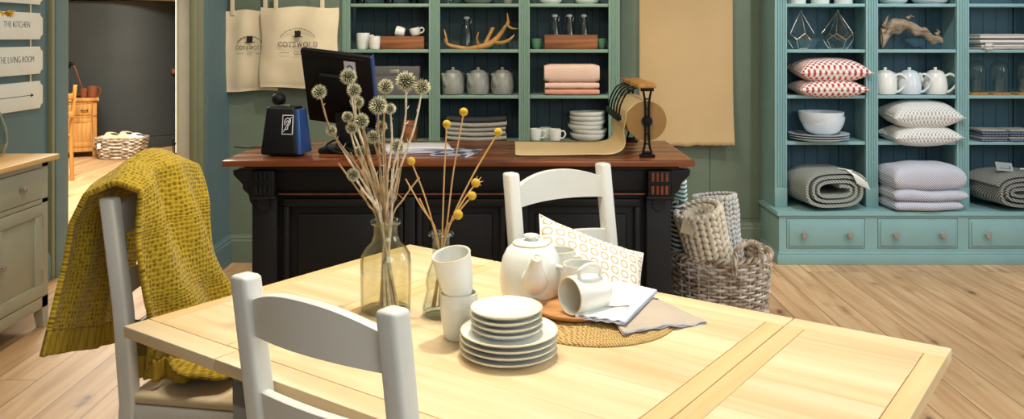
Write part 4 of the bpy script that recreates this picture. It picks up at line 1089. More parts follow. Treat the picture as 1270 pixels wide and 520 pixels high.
def textile(name, label, w, d, h, n, mats, loc, rz=0, seed=0, group=None, sagk=0.0, fray=0, cat='towel', fringe=False):
    """a stack of folded layers with rounded front folds; each layer a part"""
    t = thing(name, label, cat, loc, rz, group); rr = random.Random(seed)
    th = h/n
    for k in range(n):
        m = MB(); dw = rr.uniform(-.010, .006); off = rr.uniform(-.004, .004); dd = rr.uniform(-.006, .004)
        def fn(u, v):
            a = v*2*math.pi; # superellipse profile in (y,z)
            ca, sa = math.cos(a), math.sin(a)
            y = (d/2+dd)*abs(ca)**.35*(1 if ca > 0 else -1); z = th*.5*abs(sa)**.6*(1 if sa > 0 else -1)
            x = (u-.5)*(w+dw)+off
            e = min(u, 1-u)*2; z *= (.82+.18*min(1, e*5)); 
            zz = th*(k+.5)+z+sagk*(abs(2*u-1)**2)*(k+1)/n+.0018*noise.noise(Vector((x*18, y*8, k+seed)))
            return (x, y+.002*math.sin(x*40+k), zz)
        m.grid(fn, 36, 28, uvs=False)
        for e in (0, 1): m.add([fn(e, j/28) for j in range(28)], [list(range(28))])
        m.build('folded_layer', mats[k % len(mats)], t, smooth=50)
    if fringe:
        m = MB()
        for k in range(26):
            x = -w/2+.02+.055*rr.random(); y = -d/2-.004; L_ = rr.uniform(.03, .06)
            m.tube([(x, y, h*.5), (x+rr.uniform(-.005, .005), y-.006, h*.2), (x+rr.uniform(-.012, .012), y-.008, h*.4-L_)], [.003, .002, .001], 5)
        m.build('fringe', mats[0], t)
    return t
# row 1, sage unit
mug('tall white mug on the upper left shelf', onsh(451, S1, -.02), (0, 0, 0), R(10), r=.043, h=.105, rim=False)
ju = mug('small white milk jug with a handle, beside the tall mug on the shelf', onsh(467, S1, -.08), (0, 0, R(30)), R(60), r=.036, h=.085, rim=False, name='milk_jug')
def crate(label, pxa, pxb, h, z, dep=.11):
    w = (pxb-pxa)*SI; c = thing('wooden_crate', label, 'crate', onsh((pxa+pxb)/2, z, -.01))
    for y in (-dep/2, dep/2-.01): m = MB(); m.box(-w/2, w/2, y, y+.01, 0, h, .002); m.build('side_board', M_crate, c)
    for x in (-w/2, w/2-.01): m = MB(); m.box(x, x+.01, -dep/2+.01, dep/2-.01, 0, h, .002); m.build('end_board', M_crate, c)
    m = MB(); m.box(-w/2+.01, w/2-.01, -dep/2+.01, dep/2-.01, 0, .012); m.build('base_board', M_crate, c); return c
crate('small brown wooden crate with white cups in it, upper left shelf', 472, 527, .085, S1)
mug('white cup lying tilted in the wooden crate, left one', onsh(502, S1+.108, -.0), (0, R(-78), 0), R(90), r=.034, h=.058, rim=False, name='tea_cup')
mug('white cup lying tilted in the wooden crate, right one', onsh(516, S1+.089, .0), (0, R(-12), 0), R(10), r=.034, h=.050, rim=False, name='tea_cup')
def swing_bottle(label, loc, h=.19, r=.038, group=None):
    b = thing('swing_top_bottle', label, 'bottle', loc, 0, group)
    m = MB(); m.lathe([(0, 0), (r, 0), (r+.001, .006), (r*.95, h*.25), (r*.62, h*.7), (r*.42, h*.86), (r*.42, h*.93), (r*.38, h*.93), (r*.37, h*.86), (r*.56, h*.7), (r*.88, h*.25), (r*.9, .012), (0, .012)], 24); m.build('bottle_body', M_glass, b)
    m = MB(); m.lathe([(0, h*.93), (r*.46, h*.93), (r*.5, h*.96), (r*.35, h), (0, h)], 16); m.build('stopper', M_ceram, b)
    m = MB(); m.tube([(r*.5, 0, h*.95), (r*.75, 0, h*.9), (r*.6, -.006, h*.8), (r*.45, -.004, h*.78)], .0014, 6); m.tube([(-r*.5, 0, h*.95), (-r*.75, 0, h*.9), (-r*.6, -.006, h*.8), (-r*.45, -.004, h*.78)], .0014, 6); m.tube([(r*.45*math.cos(a*.4), r*.45*math.sin(a*.4), h*.86) for a in range(16)], .0014, 6, closed=True); m.build('wire_bail', M_steel, b)
    return b
swing_bottle('clear swing top bottle standing behind the antler', onsh(578, S1, .06), h=.215, r=.044)
M_antler = plain('antler_bone', '#b98746', .5, var=.35, nscale=18, bst=.5, bscale=60)
m = MB()
def br(ps, r): m.tube(smoothpath([((x-596)*SI, y_, (62-y)*SI) for x, y, y_ in ps], 16), r, 10)
br([(552, 50, -.02), (556, 57, -.03), (566, 60, -.03), (580, 62, -.03), (594, 60, -.03), (606, 57, -.03), (618, 48, -.03), (626, 36, -.03), (632, 29, -.03)], [.006, .011, .013, .014, .016, .020, .017, .012, .007])
br([(551, 38, -.01), (553, 45, -.015), (555, 54, -.03)], [.003, .007, .009])
br([(594, 59, -.03), (592, 50, -.05), (594, 42, -.06)], [.010, .008, .003])
br([(602, 56, -.03), (607, 46, -.01), (611, 38, .01)], [.014, .013, .012]); m.ball(((611-596)*SI, .01, (62-37)*SI), (.017, .012, .006), 2)
br([(628, 34, -.03), (630, 28, -.03), (629, 18, -.04)], [.011, .009, .003]); br([(628, 32, -.03), (634, 37, -.04), (642, 38, -.05)], [.011, .008, .003])
br([(612, 54, -.03), (622, 55, -.06), (632, 51, -.08), (638, 45, -.08)], [.012, .012, .010, .003])
tag(m.build('antler', M_antler, None, loc=onsh(596, S1+.006, -.02)), 'branching brown antler lying along the shelf above the grey teapots', 'antler')
crate('brown wooden crate holding three bottles, upper right shelf of the sage unit', 675, 740, .095, S1)
for px, w in ((688, 'left'), (706, 'middle'), (724, 'right')): swing_bottle('clear swing top bottle in the wooden crate, %s of three' % w, onsh(px, S1+.013), h=.215, r=.040, group='bottles in the wooden crate')
M_sage = plain('sage_glaze', '#5f8a6c', .3)
vessel('bowl', 'small green glazed bowl behind the crate, at its left', 'bowl', bowlprof(.035, .07, .6), M_sage, onsh(666, S1, .05))
vessel('bowl', 'small green glazed bowl behind the crate, at its right', 'bowl', bowlprof(.035, .07, .6), M_sage, onsh(746, S1, .05))
# row 2, sage unit
M_tweed = weave('speckled_grey_fabric', '#4c4d4c', '#7b7a76', 700, 700, mode='check', bst=.3, plane='xz')
bx = thing('storage_box', 'speckled grey fabric box on the shelf behind the till', 'box', onsh(492, S2, -.01))
m = MB(); m.box(-.155, .155, -.09, .09, 0, .135, .004); m.build('box_body', M_tweed, bx); m = MB(); m.box(-.158, .158, -.093, .093, .125, .185, .004); m.build('lid', M_tweed, bx)
m = MB(); m.box(-.03, .03, -.098, -.092, .14, .165, .001); m.build('label_holder', M_pewter, bx)
def teapot(label, loc, rz, mat, r=.078, h=.145, group=None, big=False):
    t = thing('teapot', label, 'teapot', loc, rz, group)
    m = MB(); m.lathe([(0, 0), (r*.80, 0), (r*.92, .006), (r*1.01, h*.22), (r*1.02, h*.42), (r*.96, h*.68), (r*.84, h*.88), (r*.72, h*.97), (r*.68, h), (r*.66, h*.97), (r*.8, h*.7), (r*.9, h*.3), (0, .01)], 36); m.build('pot_body', mat, t)
    m = MB(); m.lathe([(0, h-.002), (r*.66, h-.002), (r*.69, h+.003), (r*.42, h+.013), (r*.13, h+.016), (r*.11, h+.020), (r*.17, h+.026), (r*.13, h+.032), (0, h+.034)], 28); m.build('lid', mat, t)
    m = MB(); m.tube(smoothpath([(-r*.8, 0, h*.42), (-r*1.08, 0, h*.62), (-r*1.20, 0, h*.84), (-r*1.34, 0, h*.95)], 14), [.022, .016, .012, .010], 14); m.build('spout', mat, t)
    k = 1.75 if big else 1.32
    m = MB(); m.tube(smoothpath([(r*.82, 0, h*.84), (r*1.25, 0, h*.93), (r*k, 0, h*.72), (r*k*.93, 0, h*.42), (r*1.2, 0, h*.18), (r*.93, 0, h*.12)], 22), .0085 if big else .007, 10); m.build('handle', mat, t)
    return t
for px, w in ((562, 'left'), (593, 'middle'), (623, 'right')): teapot('grey stoneware teapot with domed lid, %s of the three on the shelf' % w, onsh(px, S2, -.01), R(50), M_stone, r=.074, h=.145, group='grey teapots on the sage unit')
M_pinkt = weave('pink_cotton_knit', '#dcb39c', '#efd5c2', 420, 420, mode='check', bst=.5, plane='diag')
M_salm = plain('salmon_towel_edge', '#d99a84', .95, bst=.5, bscale=300)
textile('folded_towel', 'pink towel folded thick on top of another, right shelf of the sage unit', .36, .20, .118, 1, [M_pinkt], onsh(708, S2+.082, -.01), seed=3, group='two folded pink towels')
textile('folded_towel', 'pale pink towel with a salmon edge, under the thicker pink towel', .355, .20, .082, 2, [M_salm, M_pinkt], onsh(709, S2, -.01), seed=4, group='two folded pink towels')
# row 3, sage unit
M_gwool = weave('grey_wool', '#8d8c82', '#b5b3a6', 600, 600, mode='check', bst=.4, plane='diag')
M_dwool = weave('charcoal_wool', '#2a2b2c', '#4a4b4a', 600, 600, mode='check', bst=.4, plane='diag')
for k in range(5):
    textile('folded_cloth', ('charcoal folded cloth crowning the pile of grey cloths', 'light grey folded cloth directly under the charcoal one', 'light grey folded cloth at the middle of its pile', 'light grey folded cloth second from the bottom', 'light grey folded cloth at the bottom of its pile')[4-k] if False else
            ['light grey folded cloth at the bottom of its pile', 'light grey folded cloth second from the bottom of its pile', 'light grey folded cloth at the middle of its pile', 'light grey folded cloth directly under the charcoal one', 'charcoal folded cloth crowning the pile of grey cloths'][k],
            .385, .20, .030, 1, [M_gwool if k < 4 else M_dwool], onsh(591, S3+.030*k, -.01), seed=20+k, group='folded grey cloths behind the counter', sagk=.012)
for i, (px, dy, lab) in enumerate(((664, -.03, 'left of the cups beside the stacked bowls'), (688, -.05, 'right of the cups beside the stacked bowls'), (677, .05, 'behind the other two cups beside the stacked bowls'))):
    mug('pale cup with handle, '+lab, onsh(px, S3, dy), (0, 0, 0), R(-15), r=.039, h=.075, rim=False, group='cups beside the stacked bowls', name='tea_cup')
rb = random.Random(5)
for k in range(6):
    b = vessel('bowl', 'cream shallow bowl, %s in the pile of six bowls' % ['lowest', 'second from the bottom', 'third from the bottom', 'third from the top', 'second from the top', 'topmost'][k], 'bowl', bowlprof(.116, .048, .60, .005), M_ceram, onsh(728+rb.uniform(-2.2, 2.2), S3+.0275*k, -.01), group='stacked cream bowls', rim=(.114, .049, M_stone))
    b.rotation_euler = (R(rb.uniform(-1.5, 1.5)), R(rb.uniform(-2, 2)), 0)
# small dark items at the left bottom shelf
vessel('storage_jar', 'brown lidded jar on the lower left shelf behind the thistles', 'jar', [(0, 0), (.05, 0), (.052, .01), (.052, .10), (.045, .11), (.045, .125), (0, .13)], M_crate, onsh(508, S3))
# ---------------- aqua unit
def terrarium(label, px, w_px, h_px, z, rz):
    r = w_px*SI/2; h = h_px*SI; t = thing('geometric_terrarium', label, 'terrarium', onsh(px, z), rz, 'metal framed terrariums')
    n = 5; A = [Vector((r*.58*math.cos(2*math.pi*k/n), r*.58*math.sin(2*math.pi*k/n), .004)) for k in range(n)]
    B = [Vector((r*.98*math.cos(2*math.pi*(k)/n), r*.98*math.sin(2*math.pi*(k)/n), h*.24)) for k in range(n)]
    C = [Vector((r*1.0*math.cos(2*math.pi*(k+.5)/n), r*1.0*math.sin(2*math.pi*(k+.5)/n), h*.40)) for k in range(n)]
    T = Vector((0, 0, h*.97)); m = MB()
    for k in range(n):
        for a, b in ((A[k], A[(k+1) % n]), (A[k], B[k]), (B[k], C[k]), (B[k], C[k-1]), (C[k], T)): m.tube([a, b], .0030, 6)
    m.ball(T, .009, 1); m.build('metal_frame', M_steel, t)
    m = MB()
    for k in range(n):
        m.add([A[k], A[(k+1) % n], B[(k+1) % n], C[k], B[k]], [[0, 1, 2, 3, 4]])
        if k != 3: m.add([T, C[k], B[k], C[k-1]], [[0, 1, 2, 3]])
    m.build('glass_pane', M_glass, t, smooth=0, recalc=False)
terrarium('faceted glass terrarium in a metal frame, left one of two', 993, 31, 49, S1, R(20))
terrarium('faceted glass terrarium in a metal frame, right one of two', 1039, 38, 49, S1, R(-8))
M_drift = wood('driftwood_bark', '#54402c', '#93806a', '#b8a184', 0, 26, .8, bst=1.0, stretch=5)
def lerp_tab(T, u):
    q = u*(len(T)-1); i = min(int(q), len(T)-2); return T[i]+(T[i+1]-T[i])*(q-i)
dw = thing('driftwood', 'weathered piece of driftwood arching across the upper shelf of the aqua unit', 'driftwood', onsh(1128, S1))
def DWf(u, v):
    px = 1091+74*u; top = lerp_tab([36, 27, 23, 25, 28, 32, 37, 43, 47], u)+1.2*math.sin(u*31); bot = lerp_tab([61, 50, 42, 39, 41, 45, 50, 55, 57], u)+1.5*math.sin(u*23+1)
    a = v*2*math.pi; cy = (top+bot)/2; hh = (bot-top)/2*(1+.12*math.sin(u*25+v*9))
    x = (px-1128)*SI; z = (62-cy)*SI+hh*SI*math.sin(a); y = -.02+.035*math.cos(a)*(1-.3*u)+.01*noise.noise(Vector((u*8, v*4, 0)))
    return (x, y, max(.002, z+.006*noise.noise(Vector((u*12, math.cos(a), math.sin(a))))))
m = MB(); m.grid(DWf, 50, 24, uvs=False)
for e in (0, 1): m.add([DWf(e, j/24) for j in range(24)], [list(range(24))])
m.build('wood_body', M_drift, dw, smooth=60)
for ps in (((1093, 34), (1097, 26), (1099, 20)), ((1122, 24), (1127, 20), (1131, 22)), ((1158, 44), (1162, 40), (1159, 37)), ((1160, 52), (1166, 50), (1163, 46)), ((1093, 42), (1091, 52), (1092, 60))):
    m = MB(); m.tube([((x-1128)*SI, -.03, (62-y)*SI) for x, y in ps], [.014, .009, .003], 7); m.build('snag', M_drift, dw)
M_linstripe = weave('striped_grey_linen', '#a8a49c', '#dcd9d2', 1, 260, mode='stripe', bst=.3, plane='xz')
textile('folded_blanket', 'pale grey striped blanket with a hanging fringe, upper right shelf of the aqua unit', .44, .21, .10, 3, [M_linstripe], onsh(1246, S1, -.015), seed=8, fringe=True, cat='blanket')
M_redpat = weave('red_triangle_print', '#b5474c', '#efe6da', 165, 210, mode='dots', bst=.1, plane='xy', thr=.43)
M_greypat = weave('grey_dash_print', '#a9a69e', '#ecebe6', 260, 520, mode='dots', bst=.3, plane='xy', thr=.40)
M_tanpat = M_linenw
cs = lambda lab, px, pyc, w, t, mat, tx, seed, grp: cushion('scatter_cushion', lab, w, .27, t, mat, Vector((sx(px), 5.60, CAMZ-(pyc-HZ)*5.56/F)), (R(tx), R(0), R(4)), None, grp, seed)
cs('white cushion with red triangle print, upper of the two on the aqua unit', 1025, 87, .475, .155, M_redpat, 7, 1, 'red print cushions')
cs('white cushion with red triangle print, lower of the two on the aqua unit', 1023, 109.5, .455, .125, M_redpat, 3, 2, 'red print cushions')
for px, w in ((1096, 'leftmost'), (1126, 'middle'), (1158, 'rightmost')): teapot('white glazed teapot with a big loop handle, %s of three' % w, onsh(px, S2, -.02), R(-22) if px != 1126 else R(-28), M_ceram if px != 1126 else M_ceramblue, r=.072, h=.145, group='white teapots on the aqua unit', big=True)
def cloche(label, px):
    t = thing('glass_cloche', label, 'cloche', onsh(px, S2, -.02), 0, 'glass cloches on the aqua unit'); r = .057; h = .205
    pr = [(r, .014)]+[(r, .014+(h-r)*k/6) for k in range(1, 7)]+[(r*math.cos(a), h-r+.014+r*math.sin(a)) for a in [k*math.pi/16 for k in range(1, 8)]]+[(0, h+.014)]
    m = MB(); m.lathe(pr, 32); m.build('glass_dome', M_glass, t, recalc=True)
    m = MB(); m.lathe([(0, 0), (r+.010, 0), (r+.012, .003), (r+.012, .012), (r+.008, .015), (0, .015)], 32); m.build('wooden_base', M_oakd, t)
    m = MB(); m.tube([(.028*math.cos(a*.4), .028*math.sin(a*.4), .10+.02*math.sin(a)) for a in range(16)], .003, 6, closed=True); m.lathe([(0, .015), (.03, .015), (.034, .05), (.034, .10), (.032, .10), (.03, .02), (0, .02)], 24); m.build('inner_tealight_glass', M_glass, t)
for px, w in ((1209, 'leftmost'), (1237, 'middle'), (1267, 'rightmost')): cloche('clear glass cloche on a wooden base, %s of three' % w, px)
for k in range(3):
    vessel('dinner_plate', 'pale blue grey plate, %s of three under the nested bowls' % ['lowest', 'middle', 'topmost'][k], 'plate', [(0, 0), (.11, 0), (.12, .003), (.188, .018), (.190, .021), (.186, .022), (.12, .009), (0, .008)], M_ceramblue, onsh(1013, S3+.0145*k, -.03), group='plates under the nested bowls', seg=48)
zb = S3+.0145*2+.01
vessel('serving_bowl', 'pale blue grey serving bowl, lower one nested under another bowl', 'bowl', bowlprof(.137, .118, .42), M_ceramblue, onsh(1018, zb, -.03), seg=48)
vessel('serving_bowl', 'pale blue grey serving bowl, upper one nested in another bowl', 'bowl', bowlprof(.142, .118, .42), M_ceramblue, onsh(1016, zb+.030, -.03), seg=48)
cs('white cushion with grey dashed weave, upper of its pair on the aqua unit', 1137, 142, .47, .18, M_greypat, 7, 4, 'grey dashed cushions')
cs('white cushion with grey dashed weave, lower of its pair on the aqua unit', 1137, 168, .455, .14, M_greypat, 3, 5, 'grey dashed cushions')
M_navy = weave('navy_check_linen', '#39455c', '#8590a6', 300, 300, mode='check', bst=.3, plane='diag')
for a, (px, w) in enumerate(((1222, 'left'), (1256, 'right'))):
    textile('folded_napkins', 'pile of folded blue grey napkins, %s of the two piles below the cloches' % w, .17, .19, .078, 5, [M_navy, M_gwool, M_navy], onsh(px, S3, -.02), seed=30+a, group='piles of blue grey napkins', cat='napkins')
# bottom row
def spiral_throw(label, px, dpos, w, h, dep, mat, rz, flip=1, layers=3.2, z=SB_, group=None, thk=.026):
    t = thing('rolled_throw', label, 'throw', Vector(((px-CX)*dpos/F, dpos, z)), rz, group)
    pts = []; nn = 190
    for i in range(nn):
        a = i/nn*layers*2*math.pi; k = 1-i/nn*.93
        ca, sa = math.cos(a+math.pi*.1), math.sin(a+math.pi*.1)
        rx, rz_ = (w/2-thk/2-.0)*1, (h/2-thk/2)
        q = i/nn*layers*thk*1.12
        X = max(.012, rx-q*1.25); Z = max(.004, rz_-q)
        x = X*abs(ca)**.62*(1 if ca > 0 else -1); zz = Z*abs(sa)**.8*(1 if sa > 0 else -1)
        pts.append(Vector((flip*x, 0, zz+h/2)))
    hw = thk*.46; m = MB(); vs = []; fs = []
    ny = 10
    ring = []
    for i, p in enumerate(pts):
        tn = (pts[min(i+1, nn-1)]-pts[max(i-1, 0)]); tn = tn.normalized() if tn.length > 1e-7 else Vector((1, 0, 0)); nr = Vector((-tn.z, 0, tn.x))
        ring.append((p, nr))
    def P(i, j, s):
        p, nr = ring[i]; v = j/ny; e = math.sin(math.pi*min(1, max(0, v)))
        y = (v-.5)*dep; rd = hw*(.72 if j in (0, ny) else 1)
        sc = 1+.02*math.sin(v*7+i*.05)
        return (p.x*sc+nr.x*s*rd, y, max(.001, p.z*1.0+nr.z*s*rd))
    for i in range(nn):
        for s in (1, -1):
            for j in range(ny+1): vs.append(P(i, j, s))
    st = 2*(ny+1)
    for i in range(nn-1):
        for s in (0, 1):
            for j in range(ny):
                a = i*st+s*(ny+1)+j; fs.append([a, a+1, a+st+1, a+st])
        for j in (0, ny): a = i*st+j; fs.append([a, a+(ny+1), a+st+(ny+1), a+st])
    for i in (0, nn-1): 
        for j in range(ny): a = i*st+j; fs.append([a, a+1, a+1+(ny+1), a+(ny+1)])
    m.add(vs, fs); m.build('rolled_cloth', mat, t, smooth=60); return t
M_herr = weave('grey_herringbone_wool', '#69706c', '#b4b9b0', 300, 380, mode='twill', bst=.6, plane='diag')
M_herr2 = weave('charcoal_herringbone_wool', '#4b5050', '#a6a89f', 300, 360, mode='twill', bst=.6, plane='diag')
sth = spiral_throw('grey herringbone wool throw rolled up, bottom left bay of the aqua unit', 1022, 5.53, .44, .262, .30, M_herr, R(9), 1)
m = MB()
for k in range(15):
    y = -.15; u_ = k/14
    x = .04+.16*u_; z = .264-.02*u_-.10*u_*u_*0; a0 = Vector((.03+.10*u_, -.12+.02*u_, .262-.015*u_)); 
    m.tube([a0, a0+Vector((.035, -.03, .0-.02*u_)), a0+Vector((.075, -.045, -.035-.03*u_)), a0+Vector((.10, -.048, -.09-.03*u_))], [.0032, .0032, .003, .0015], 5)
m.build('fringe', M_linenw, sth)
M_bluew = weave('blue_white_woven_cotton', '#7c87a3', '#ecebec', 420, 620, mode='twill', bst=.5, plane='xz')
bl = thing('folded_throw', 'thick blue and white woven throw folded in three, bottom middle bay', 'throw', Vector(((1141-CX)*5.50/F, 5.50, SB_)), R(3))
for (z0, hh, w, dx, nm) in ((0, .070, .44, -.012, 'lower_fold'), (.058, .085, .475, .004, 'middle_fold'), (.125, .150, .465, -.004, 'upper_fold')):
    m = MB()
    def fn(u, v):
        a = v*2*math.pi; ca, sa = math.cos(a), math.sin(a)
        b = abs(2*u-1); e = (1-b**9.0)**.5 if b < 1 else 0
        x = (u-.5)*w+dx; z = hh/2*(abs(sa)**.75)*(1 if sa > 0 else -1)*(.30+.70*e); y = .155*abs(ca)**.5*(1 if ca > 0 else -1)*(.9+.1*e)
        zz = z0+hh/2+z+.010*noise.noise(Vector((x*7, y*5, z0*9)))*(1 if sa > 0 else .2)+(.02*math.sin(u*math.pi*.9)*(sa > 0) if nm == 'upper_fold' else 0)
        return (x, y+.01*math.sin(u*9), max(.001, zz))
    m.grid(fn, 40, 30, uvs=False)
    for e in (0, 1): m.add([fn(e, j/30) for j in range(30)], [list(range(30))])
    m.build(nm, M_bluew, bl, smooth=60)
sp2 = spiral_throw('charcoal herringbone throw rolled up with a grey card tag, bottom right bay', 1258, 5.53, .52, .245, .30, M_herr2, R(10), -1)
m = MB(); Mt = Matrix.Translation((-.12, -.06, .268)) @ Matrix.Rotation(R(62), 4, 'X') @ Matrix.Rotation(R(-6), 4, 'Z')
m.box(-.06, .055, -.028, .03, 0, .0015, .0004, 1, Mt); tgo = m.build('card_tag', plain('grey_card', '#959b98', .6), sp2)
m = MB(); m.box(-.04, .03, -.012, -.009, .0016, .002, 0, 1, Mt); m.box(.03, .036, -.012, .006, .0016, .002, 0, 1, Mt); m.build('tag_print', M_ink, tgo)
m = MB(); m.tube([(-.0, -.05, .252), (.05, -.10, .254), (.12, -.15, .235), (.2, -.155, .20)], .005, 6); m.build('cord_edge', M_linenw, sp2)
# ------------------------------------------------------------------ wicker baskets
def wicker_mat(name, a, b_, c):
    m, nt, b = new_mat(name); v = coords(nt)
    n = N(nt, 'ShaderNodeTexNoise', i_Scale=22.0, i_Detail=4.0); nt.links.new(v, n.inputs['Vector'])
    g = N(nt, 'ShaderNodeNewGeometry')
    mx = N(nt, 'ShaderNodeMath', operation='ADD'); ml = N(nt, 'ShaderNodeMath', operation='MULTIPLY'); ml.inputs[1].default_value = .35
    nt.links.new(g.outputs['Random Per Island'], ml.inputs[0]); nt.links.new(n.outputs[0], mx.inputs[0]); nt.links.new(ml.outputs[0], mx.inputs[1])
    r = ramp(nt, mx.outputs[0], [(.45, hx(a)), (.65, hx(b_)), (.85, hx(c))]); nt.links.new(r.outputs[0], b.inputs[0]); b.inputs['Roughness'].default_value = .6
    bump(nt, b, n.outputs[0], .3); return m
M_wick = wicker_mat('grey_wash_wicker', '#75604c', '#b09d86', '#dad2c6')
def basket(root, rx0, ry0, rx1, ry1, h, rows, nst, mat, rimr=.014, amp=.007, pw=2.0, tr=.0065):
    def se(a, rx, ry, off=0):
        c, s = math.cos(a), math.sin(a)
        return Vector(((rx+off)*abs(c)**(2/pw)*(1 if c > 0 else -1), (ry+off)*abs(s)**(2/pw)*(1 if s > 0 else -1), 0))
    m = MB(); seg = nst*6
    for k in range(rows):
        t = (k+.5)/rows; rx = rx0+(rx1-rx0)*t**.8; ry = ry0+(ry1-ry0)*t**.8; ph = k % 2
        pts = []
        for i in range(seg):
            a = 2*math.pi*i/seg; o = amp*math.cos(a*nst/2*1.0+math.pi*ph) if False else amp*math.sin(i/seg*nst*math.pi+math.pi*ph)
            p = se(a, rx, ry, o); p.z = .01+(h-.02)*t+.0012*math.sin(i*1.3+k); pts.append(p)
        m.tube(pts, tr, 5, closed=True, flat=1.15)
    m.build('woven_wall', mat, root, smooth=60)
    m = MB()
    for i in range(nst):
        a = 2*math.pi*(i+.5)/nst; m.tube([se(a, rx0+(rx1-rx0)*(k/6)**.8, ry0+(ry1-ry0)*(k/6)**.8)+Vector((0, 0, h*k/6)) for k in range(7)], .0045, 6)
    m.build('stakes', mat, root)
    m = MB()
    for q in range(3):
        pts = []
        for i in range(seg*2):
            a = 2*math.pi*i/(seg*2); b = a*nst*.5+q*2.094
            p = se(a, rx1, ry1, rimr*.7*math.cos(b)); p.z = h+rimr*.7*math.sin(b); pts.append(p)
        m.tube(pts, rimr*.52, 6, closed=True)
    m.build('braided_rim', mat, root, smooth=60)
    m = MB(); m.lathe([(0, 0), (1, 0), (1, .012), (0, .012)], 32); o = m.build('basket_base', mat, root); o.scale = (rx0, ry0, 1)
bc = Vector(((893-CX)/F*3.72, 3.74, 0))
bk = thing('wicker_basket', 'round grey wicker basket of rolled blankets on the floor beside the counter', 'basket', bc)
basket(bk, .175, .175, .215, .20, .49, 33, 30, M_wick, tr=.0056, amp=.0075)
def handle(root, ang, rx, ry, h, mat, hw=.055, up=.09):
    c = Vector((rx*math.cos(ang), ry*math.sin(ang), h)); tn = Vector((-math.sin(ang), math.cos(ang), 0)); out = Vector((math.cos(ang), math.sin(ang), 0))
    m = MB()
    for q in range(3):
        pts = []
        for i in range(50):
            t = i/49; a = math.pi*t; b = t*34+q*2.094
            rad_ = tn*math.cos(a)+Vector((0, 0, 1))*math.sin(a)
            base = c+tn*hw*math.cos(a)+Vector((0, 0, up*math.sin(a)**.7 if 0 < t < 1 else 0))+out*.018*math.sin(a)
            if i < 3 or i > 46: base.z -= .05*(1-min(i, 49-i)/3)
            pts.append(base+rad_*.0065*math.cos(b)+out*.0065*math.sin(b))
        m.tube(pts, .0062, 6)
    m.build('handle', mat, root)
handle(bk, R(-70), .212, .20, .49, M_wick, .065, .085); handle(bk, R(110), .212, .20, .49, M_wick, .065, .085)
# rolled knitted blankets standing in the basket
def chunky(name, label, base, axis, L, r, ncol, nrow, mat, thick, seed, cardtag=False, hollow=.35):
    q = Vector(axis).normalized().to_track_quat('Z', 'Y'); t = thing(name, label, 'blanket', base, rot=q.to_euler(), group='rolled blankets in the round wicker basket')
    m = MB(); rr = random.Random(seed); step = L/nrow
    m.lathe([(0, 0), (r*.9, 0), (r*.94, L*.5), (r*.9, L-.02), (r*hollow*1.3, L-.01), (r*hollow, L-.03), (0, L-.07)], 28)
    for c in range(ncol):
        a0 = 2*math.pi*c/ncol
        for k in range(nrow):
            for s in (-1, 1):
                a = a0+s*math.pi/ncol*.48; z = step*(k+.5); rad_ = r*(1+.03*math.sin(k*.7+c))
                p = Vector((rad_*math.cos(a), rad_*math.sin(a), z))
                Mx = Matrix.Translation(p) @ Matrix.Rotation(a, 4, 'Z') @ Matrix.Rotation(R(-s*33), 4, 'X')
                m.ball((0, 0, 0), (thick*.62, 2*math.pi*r/ncol*.27, step*.80), 1, Mx)
    for lay, rl in enumerate((r*.95, r*.66, r*.40)):     # spiral of stitches on the top end
        nn = int(2*math.pi*rl/(step*.9))
        for i in range(nn):
            a = 2*math.pi*i/nn+lay
            Mx = Matrix.Translation((rl*math.cos(a), rl*math.sin(a), L-.004-lay*.012)) @ Matrix.Rotation(a, 4, 'Z') @ Matrix.Rotation(R(25), 4, 'X')
            m.ball((0, 0, 0), (thick*.8, step*.62, thick*.55), 1, Mx)
    m.build('knitted_roll', mat, t, smooth=80)
    if cardtag: 
        m = MB(); W = Matrix.Translation(base) @ q.to_matrix().to_4x4(); Mt = W.inverted() @ Matrix.Translation(cardtag) @ Matrix.Rotation(R(-14), 4, 'X') @ Matrix.Rotation(R(16), 4, 'Y')
        m.box(-.026, .030, -.001, .001, -.032, .034, .0005, 1, Mt); m.build('paper_tag', plain('kraft_tag', '#bfae8e', .8), t)
    return t
M_creamk = plain('cream_chunky_wool', '#e2d7c0', .95, var=.1, nscale=30, bst=.5, bscale=200, sheen=.2)
M_greyk = plain('pale_grey_marl_wool', '#cac8c3', .95, var=.25, nscale=90, bst=.6, bscale=250, sheen=.2)
b0 = bc+Vector((-.005, -.035, .16)); top = at(868, 272, 3.62)
ck = chunky('rolled_blanket', 'cream chunky knit blanket rolled up in the basket with a small card tag', b0+Vector((.03, .0, 0)), top-b0-Vector((.03, 0, 0)), (top-b0).length+.055, .094, 11, 20, M_creamk, .018, 1, at(853, 281, 3.535))
b1 = bc+Vector((.05, .075, .16)); top = at(886, 250, 3.86)
chunky('rolled_blanket', 'pale grey knitted blanket rolled up, standing behind the cream one in the basket', b1, top-b1, (top-b1).length+.03, .096, 15, 26, M_greyk, .015, 2)
M_zig = weave('teal_white_zigzag', '#2d8076', '#e6e6e0', 75, 330, mode='herring', bst=.4, plane='xz', thr=.42)
M_zigd = weave('dark_grey_stripe_rug', '#3a4442', '#c4c6c0', 75, 300, mode='herring', bst=.4, plane='xz', thr=.6)
b2 = bc+Vector((-.145, .02, .12)); top = at(842, 226, 3.80)
